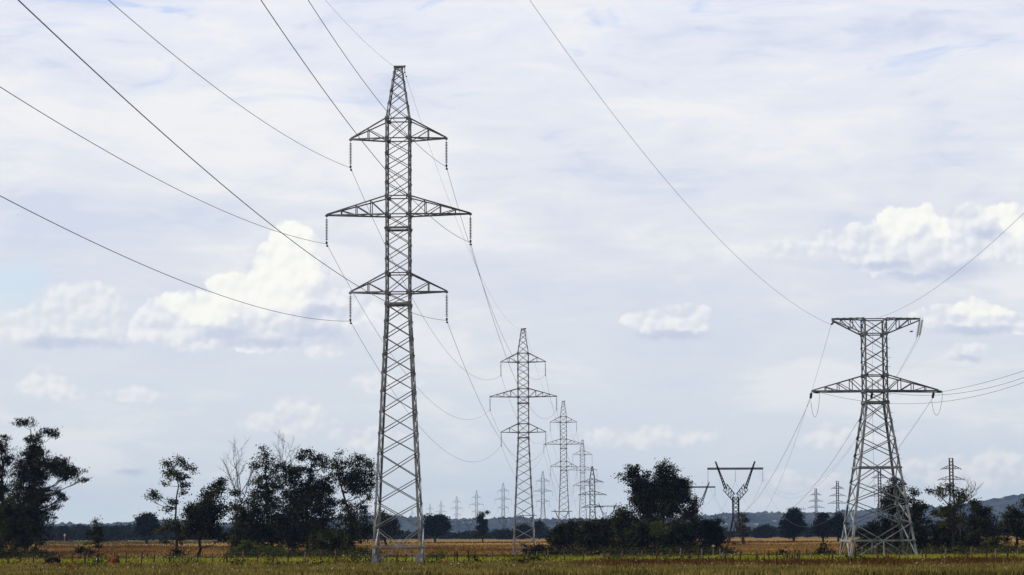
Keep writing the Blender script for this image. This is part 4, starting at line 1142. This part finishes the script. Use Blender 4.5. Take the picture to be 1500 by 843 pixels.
blades('rust_weeds', 'rust brown dock weeds in a band before the fence on the right', 'rust', 75000, (800, 1730), (166, 206), .52, .07, 4, rust_d, .3)
blades('olive_weeds', 'dull olive weeds and tall grass behind the fence', 'olive', 120000, NX, (226, 330), .55, .10, 5, patchy(25, 30, 6, .25), .3)
blades('dark_scrub', 'dark low scrub in patches behind the fence', 'leaf_mid', 40000, NX, (235, 345), .65, .16, 6, patchy(30, 28, 9, -.35), .35)
blades('meadow_grass', 'ochre dry meadow grass of the wide field', 'ochre', 130000, NX, (320, 760), .42, .14, 7, patchy(60, 80, 12, .35), .3)
blades('meadow_rushes', 'scattered dark rush tufts in the wide field', 'olive', 50000, NX, (330, 900), .6, .15, 8, patchy(90, 60, 31, -.55), .3)
def gauss(cl):
    def f(px, Y, X): return np.clip(sum(1.5 * np.exp(-((px - a) / b) ** 2 - ((Y - c) / d) ** 2) for a, b, c, d in cl), 0, 1)
    return f
blades('red_rushes', 'dark red brown drifts of rushes across the wide field', 'rust', 140000, NX, (450, 900), .5, .18, 12, gauss([(190, 50, 740, 60), (85, 28, 760, 45), (60, 60, 520, 40), (150, 70, 560, 30), (600, 60, 620, 25), (720, 60, 560, 20), (1120, 90, 830, 30), (700, 160, 900, 40), (330, 60, 700, 50)]), .3)
blades('pale_meadow', 'paler grey green meadow grass at the far side of the field', 'olive', 80000, NX, (620, 1150), .45, .25, 13, gauss([(150, 220, 980, 90), (480, 160, 700, 30), (640, 60, 640, 18)]), .3)
def head_d(px, Y, X): return patchy(18, 12, 17, -.1)(px, Y, X)
def tuft(lbl, mat, n, seed, yr, sz, xr=NX, lf=.17):
    r = np.random.default_rng(seed); Cn = []
    for i in range(n):
        Y = r.uniform(*yr); x = (r.uniform(*xr) - 750) / F * Y; k = sz * (.5 + 1.2 * r.random()); m = int(60 * (k / sz) ** 2)
        c = r.normal(size=(m, 3)) * np.array([k * .55, k * .5, k * .28]) + np.array([x, Y, gz(Y) + k * .42]); c[:, 2] = np.maximum(c[:, 2], gz(Y)); Cn.append(c)
    V, Q = leaves(np.concatenate(Cn), None, lf, r); return tag(mesh_obj('weed_clumps', V, Q, M[mat]), lbl, 'weeds', kind='stuff')
tuft('leafy green weed clumps dotted along the fence', 'leaf_fresh', 150, 41, (196, 245), .55)
tuft('dark weed clumps dotted through the rough grass by the fence', 'leaf_mid', 190, 42, (180, 300), .55)
tuft('brown seeding weed clumps in front of the fence', 'rust', 110, 43, (172, 235), .5)
tuft('pale dry weed clumps along the fence', 'straw', 130, 44, (190, 300), .5)
for i, (xa, xb, w_) in enumerate(((-60, 75, 'left pines'), (335, 550, 'dark row left of the nearest pylon'), (795, 1062, 'central thicket'), (1255, 1560, 'right hand woods'))):
    tuft('dark ragged undergrowth at the foot of the ' + w_, 'leaf_mid' if i % 2 else 'leaf_dark', int((xb - xa) * .75), 60 + i, (372, 440), 1.0, (xa, xb), .34)
# white flower heads on stems
r = np.random.default_rng(21)
fl = MB()
def umbel(x, y, h, s):
    z = gz(y)
    fl.add([(x - s * .1, y, z), (x + s * .1, y, z), (x, y, z + h)], [(0, 1, 2)])
    k = 6; vs = [(x, y, z + h + s * .25)] + [(x + s * math.cos(i * 6.283 / k), y + s * math.sin(i * 6.283 / k), z + h + r.normal() * .02) for i in range(k)]
    fl.add(vs, [(0, i + 1, (i + 1) % k + 1) for i in range(k)])
for i in range(420):
    Y = r.uniform(145, 200); px = r.uniform(*NX); umbel((px - 750) / F * Y, Y, .42 + r.random() * .2, .025 + .028 * r.random())
for i in range(260):
    px = r.choice([r.uniform(180, 320), r.uniform(200, 300), r.uniform(500, 560), r.uniform(1040, 1100), r.uniform(0, 1500)]); Y = r.uniform(240, 290)
    umbel((px - 750) / F * Y, Y, .5 + r.random() * .3, .045 + .05 * r.random())
tag(fl.build('white_flowers', M['flower']), 'small white flower heads scattered through the grass', 'flowers', kind='stuff')

# bare earth patch near the right edge
mb = MB(); c = gpt(1482, 395); k = 14
vs = [(c.x + 4.6 * math.cos(i * 6.283 / k) * (1 + .25 * math.sin(i * 2.1)), c.y + 34 * math.sin(i * 6.283 / k), gz(c.y + 34 * math.sin(i * 6.283 / k)) + .03) for i in range(k)]
mb.add(vs, [tuple(range(k))])
M['earth'] = simple('bare_earth', rgb(.22, .13, .09), rgb(.36, .25, .18), .6, 1, 0, .05)
tag(mb.build('bare_ground', M['earth']), kind='structure')

# ================================================================== fences
def fence(label, posts, Yf, hh, seed, wires=(.35, .65, .92)):
    r = np.random.default_rng(seed)
    ox = gpt(posts[0][0], Yf(posts[0][0]))
    root = empty('wire_fence', ox, label, 'fence', 'wire fences across the field')
    tops = []
    for p in posts:
        x = p[0]; pale = p[1] if len(p) > 1 else 0; hs = p[2] if len(p) > 2 else 1; lean = p[3] if len(p) > 3 else r.normal() * .05
        Y = Yf(x) + r.normal() * .6; b = gpt(x, Y) - ox; h = hh * hs * (.92 + .16 * r.random()); w = .055 + .03 * r.random()
        top = b + Vector((lean * h, r.normal() * .04, h)); mid = b.lerp(top, .5) + Vector((r.normal() * .02, 0, 0))
        mb = MB(); mb.tube([b - Vector((0, 0, .2)), mid, top, top + Vector((0, 0, .03))], [w, w * .95, w * .85, w * .3], 6)
        po = mb.build('post', M['post_pale' if pale else 'post'], root)
        if pale: po['label'] = 'paler reddish wooden post'
        if pale == 2:
            cb = MB(); cb.box(top + Vector((0, 0, .06)), .26, .2, .12); cb.build('post_cap', M['white'], po)
        tops.append((b, h))
    for f in wires:
        mb = MB(); pts = []
        for (b, h) in tops: pts.append(b + Vector((0, -.06, h * f)))
        mb.tube(pts, .006, 3); mb.build('fence_wire', M['wire'], root)
    return root
front = [(-60,), (-36,), (-10,), (12, 0, .9), (30, 0, .8), (49.5, 0, 1.05), (68, 0, .9), (87.5, 0, .85), (106, 0, 1.0), (124.5, 0, 1.08), (145, 0, .95), (173, 0, .8), (185, 0, 1.05), (206.5, 0, 1.1), (226, 0, .9), (247.5, 0, 1.05), (268, 1, .9), (290, 0, 1.0), (311, 0, .95), (333, 0, .9), (355, 1, 1.05, .06), (376.7, 0, 1.12), (400, 0, 1.05), (422, 0, .95), (446.7, 1, 1.05), (469, 0, 1.05), (493, 1, 1.1), (516, 0, .95), (542, 0, 1.0), (566, 0, .8),
         (582, 0, 1.0), (578, 0, .8, .28), (592.6, 0, .9, .18), (604, 0, 1.05, -.05), (614, 0, .7), (640, 0, .8), (666, 0, .95), (669.5, 0, 1.02), (687, 0, 1.05, -.06), (696, 0, 1.0), (720.6, 1, 1.05, .02), (773, 1, .95), (801, 1, 1.1), (826.6, 1, 1.0, -.05), (854, 1, 1.0), (884.6, 1, .95), (911, 1, 1.0), (940.5, 1, 1.0), (961, 0, .9), (997, 1, 1.05), (1009, 0, .8), (1028, 1, 1.05), (1056, 1, 1.1), (1062, 0, .8), (1085, 0, 1.05), (1107.5, 0, 1.0), (1110, 0, .85), (1120, 1, 1.15), (1128, 0, 1.0), (1138, 0, .95, -.05), (1152, 0, .8), (1162, 0, 1.0), (1170, 0, 1.05), (1187, 1, .95),
         (1214, 0, 1.0), (1219, 0, 1.05), (1252, 0, 1.15), (1285, 0, 1.1), (1318, 0, 1.15), (1350, 1, 1.0), (1355, 0, .9), (1385, 1, 1.1), (1416, 0, .8), (1423, 1, 1.05), (1445, 0, .9), (1459, 1, 1.15), (1475, 0, .8), (1491, 1, .95), (1515, 0), (1540, 0), (1565, 0)]
fence('front wire fence with rough wooden posts crossing the whole field', front, lambda x: 206 - 12 * max(0, (x - 800) / 700), 1.12, 3)
rear = [(x, 0) for x in (20, 73, 91, 130, 167, 171.5, 216, 262, 296.5, 350, 392, 458, 462.5, 474, 735)] + [(x, 0) for x in (843, 862.5, 888.7, 901.7, 923, 966, 980.5, 1001.7, 1023, 1060, 1086, 1145, 1182, 1236, 1300, 1332, 1362, 1380, 1432, 1454, 1480, 1496)]
fence('rear fence of thinner dark posts set back behind the front one', rear, lambda x: 262 + 6 * math.sin(x * .01), 1.15, 4)

# marker posts
def marker(x, Y, h, label, capm='white', w=.05, cap=(.26, .2, .2)):
    b = gpt(x, Y); root = empty('marker_post', b, label, 'marker post', None)
    mb = MB(); mb.tube([(0, 0, -.2), (0, 0, h)], w, 6); mb.build('post', M['post_pale'], root)
    mb = MB(); mb.box((0, 0, h + cap[2] / 2), *cap); mb.bar((0, 0, h + cap[2]), (0, 0, h + cap[2] + .05), cap[0] * .6); mb.build('cap', M[capm], root)
M['cream'] = simple('cream_paint', rgb(.62, .48, .22), rgb(.72, .58, .32), 8, .6)
marker(94.5, 900, 2.9, 'white topped marker post far out in the field near the tall left pine', 'white', .2, (.55, .4, .8))
marker(332, 900, 2.0, 'small pale marker post far out in the field below the dark row', 'cream', .15, (.5, .4, .7))
marker(1045, 262, 1.45, 'pale topped post beside the right end of the central thicket', 'cream', .07, (.3, .22, .14))
marker(1262.5, 238, 1.2, 'left yellow topped post inside the legs of the large right pylon', 'cream', .04, (.16, .12, .12))
marker(1282, 238, 1.25, 'right yellow topped post inside the legs of the large right pylon', 'cream', .06, (.2, .14, .13))
marker(1204, 235, .45, 'short white stub post left of the large right pylon', 'white', .05, (.1, .1, .2))
b = gpt(142.5, 215); root = empty('sign_marker', b, 'small white plastic jug shape hung on a thin stake by the small conifer', 'marker')
mb = MB(); mb.tube([(0, 0, -.2), (0, 0, .5)], .03, 5); mb.build('stake', M['post'], root)
mb = MB(); mb.lathe((0, 0, .36), [(.05, 0), (.12, .05), (.13, .22), (.06, .30), (.03, .34)], 9); mb.build('jug', M['white'], root, smooth=True)

def rag(x, y, Y, w, h, label, seed):
    r = np.random.default_rng(seed); c = at(x, y, Y); n = 9; V = []; Q = []
    for i in range(n):
        for j in range(6):
            V.append(((i / (n - 1) - .5) * w + r.normal() * .015, math.sin(i * 1.9 + j) * .05 + r.normal() * .02, (j / 5 - .5) * h * (1 - .25 * abs(i / (n - 1) - .5)) + r.normal() * .02))
    Q = [(i * 6 + j, (i + 1) * 6 + j, (i + 1) * 6 + j + 1, i * 6 + j + 1) for i in range(n - 1) for j in range(5)]
    o = mesh_obj('cloth_rag', V, Q, M['orange'], None, c); sm = o.modifiers.new('thick', 'SOLIDIFY'); sm.thickness = .02
    tag(o, label, 'cloth', 'orange red rags on the small conifer')
rag(143.8, 810.2, 398, .55, .34, 'left orange red rag caught on the trunk of the small conifer', 1)
rag(149.5, 810.3, 398, .42, .32, 'right orange red rag caught beside the trunk of the small conifer', 2)

# ================================================================== cattle
def skin_body(name, verts, edges, radii, mat, parent, sub=2, root=0):
    me = bpy.data.meshes.new(name); me.from_pydata(verts, edges, []); me.update(); me.materials.append(mat)
    o = bpy.data.objects.new(name, me); col.objects.link(o); o.parent = parent
    sk = o.modifiers.new('skin', 'SKIN'); sk.use_smooth_shade = True
    for i, rr in enumerate(radii):
        me.skin_vertices[0].data[i].radius = rr if isinstance(rr, tuple) else (rr, rr)
    me.skin_vertices[0].data[root].use_root = True
    ss_ = o.modifiers.new('sub', 'SUBSURF'); ss_.levels = sub; ss_.render_levels = sub
    return o
def cow_lying(loc, rz, label, mat, group=None, s=1.0):
    root = empty('cow', loc, label, 'cow', group, rz); root.scale = (s, s, s)
    # x forward
    v = [(-.85, 0, .45), (-.45, 0, .52), (.1, 0, .50), (.55, 0, .58), (.86, 0, .60), (1.06, 0, .48), (1.20, 0, .40), (1.44, 0, .20),
         (-.80, .28, .25), (-.45, .45, .16), (-.15, .50, .08), (-.80, -.28, .25), (-.45, -.42, .16), (-.1, -.46, .08),
         (.62, .24, .28), (.85, .30, .10), (.60, .34, .06), (.62, -.24, .28), (.88, -.30, .10), (.62, -.36, .06), (-1.10, 0, .42)]
    e = [(0, 1), (1, 2), (2, 3), (3, 4), (4, 5), (5, 6), (6, 7), (1, 8), (8, 9), (9, 10), (1, 11), (11, 12), (12, 13), (0, 20), (3, 14), (14, 15), (15, 16), (3, 17), (17, 18), (18, 19)]
    rr = [(.30, .36), (.36, .42), (.36, .42), (.28, .34), (.17, .22), (.13, .16), (.13, .15), (.08, .09), (.17, .19), (.12, .12), (.06, .06), (.17, .19), (.12, .12), (.06, .06), (.12, .13), (.07, .07), (.05, .05), (.12, .13), (.07, .07), (.05, .05), (.14, .18)]
    skin_body('body', v, e, rr, mat, root, root=2)
    for sg in (-1, 1):
        mb = MB(); mb.lathe((1.04, sg * .11, .56), [(.03, 0), (.055, .06), (.04, .16), (.01, .2)], 6, axis=(-.1, sg, .25)); mb.build('ear', mat, root)
    mb = MB(); mb.tube([(-1.16, .02, .62), (-1.26, .03, .45), (-1.24, .06, .15), (-1.3, .1, .05)], [.03, .022, .02, .04], 6); mb.build('tail', mat, root)
    return root
def cow_standing(loc, rz, label, mat, group=None):
    root = empty('cow', loc, label, 'cow', group, rz)
    v = [(-.75, 0, 1.12), (-.3, 0, 1.08), (.25, 0, 1.05), (.65, 0, 1.12), (.95, 0, 1.0), (1.15, 0, .75), (1.25, 0, .5), (1.36, 0, .28)]
    e = [(i, i + 1) for i in range(7)]; rr = [(.24, .30), (.33, .38), (.33, .38), (.25, .32), (.15, .22), (.12, .15), (.11, .13), (.07, .08)]
    for (bx, sg, back) in ((-.78, 1, 1), (-.78, -1, 1), (.6, 1, 0), (.6, -1, 0)):
        i0 = len(v); parent_i = 1 if back else 3
        if back: v += [(bx + .15, sg * .2, .80), (bx - .14, sg * .2, .48), (bx - .02, sg * .2, .04)]
        else: v += [(bx, sg * .2, .75), (bx + .03, sg * .2, .42), (bx, sg * .2, .04)]
        e += [(parent_i, i0), (i0, i0 + 1), (i0 + 1, i0 + 2)]; rr += [(.13, .14), (.07, .07), (.05, .05)]
    skin_body('body', v, e, rr, mat, root, 1, root=1)
    mb = MB(); mb.tube([(-1.0, 0, 1.3), (-1.1, 0, .9), (-1.08, 0, .5)], [.035, .02, .04], 5); mb.build('tail', mat, root)
    for sg in (-1, 1):
        mb = MB(); mb.lathe((1.15, sg * .1, .72), [(.03, 0), (.05, .06), (.01, .18)], 5, axis=(0, sg, .2)); mb.build('ear', mat, root)
    return root
cow_lying(gpt(166.5, 203), math.radians(112), 'red brown cow lying in the yellow green weeds behind the fence', M['hide_red'], s=.92)
cow_lying(gpt(78, 203), math.radians(75), 'black cow lying in the weeds behind the fence at left', M['hide_black'], s=.92)
cow_standing(gpt(15, 425), math.radians(262), 'brown cow standing in the shade between the trunks of the left pines', M['hide_tan'])
CG = 'cattle grazing along the far field edge'
proto = cow_standing(gpt(84, 1020), math.radians(10), 'distant red brown cow, leftmost of the grazing row', M['hide_red'], CG); proto.scale = (.78, .78, .78)
for (x, rzd, lb) in ((91, 185, 'distant cow just left of the white topped marker post'), (101, 0, 'distant cow just right of the white topped marker post'), (105.5, 170, 'distant cow close behind another right of the marker post'),
                     (161, 8, 'distant cow right of the small conifer, leftmost of three'), (168, 180, 'distant cow in the middle of three right of the small conifer'), (175, 175, 'distant cow close to the middle of the row right of the small conifer'), (183, 5, 'distant cow, rightmost of the row right of the small conifer'), (238, 190, 'distant cow left of the slender tree, below the round dark tree'), (267, 5, 'distant cow seen right of the slender tree trunk')):
    c = copy_tree(proto); c.location = gpt(x, 1020 + (x * 7) % 40); c.rotation_euler = (0, 0, math.radians(rzd)); c['label'] = lb

# distant bird
b = at(1335, 486, 190); root = empty('bird', b, 'small dark bird flying under the right end of the flat top arm', 'bird')
mb = MB(); mb.lathe((-.14, 0, 0), [(.01, 0), (.045, .07), (.05, .14), (.03, .22), (.008, .30)], 8, axis=(1, 0, 0)); mb.build('body', M['bird'], root, smooth=True)
for sg in (-1, 1):
    mb = MB(); mb.add([(.06, 0, .01), (.09, sg * .16, .06), (.0, sg * .30, .02), (-.03, sg * .15, .045), (-.04, 0, .01), (.06, 0, .02), (.09, sg * .16, .07), (.0, sg * .30, .025), (-.03, sg * .15, .055), (-.04, 0, .02)],
                      [(0, 1, 2, 3, 4), (9, 8, 7, 6, 5), (0, 5, 6, 1), (1, 6, 7, 2), (2, 7, 8, 3), (3, 8, 9, 4)]); mb.build('wing', M['bird'], root)
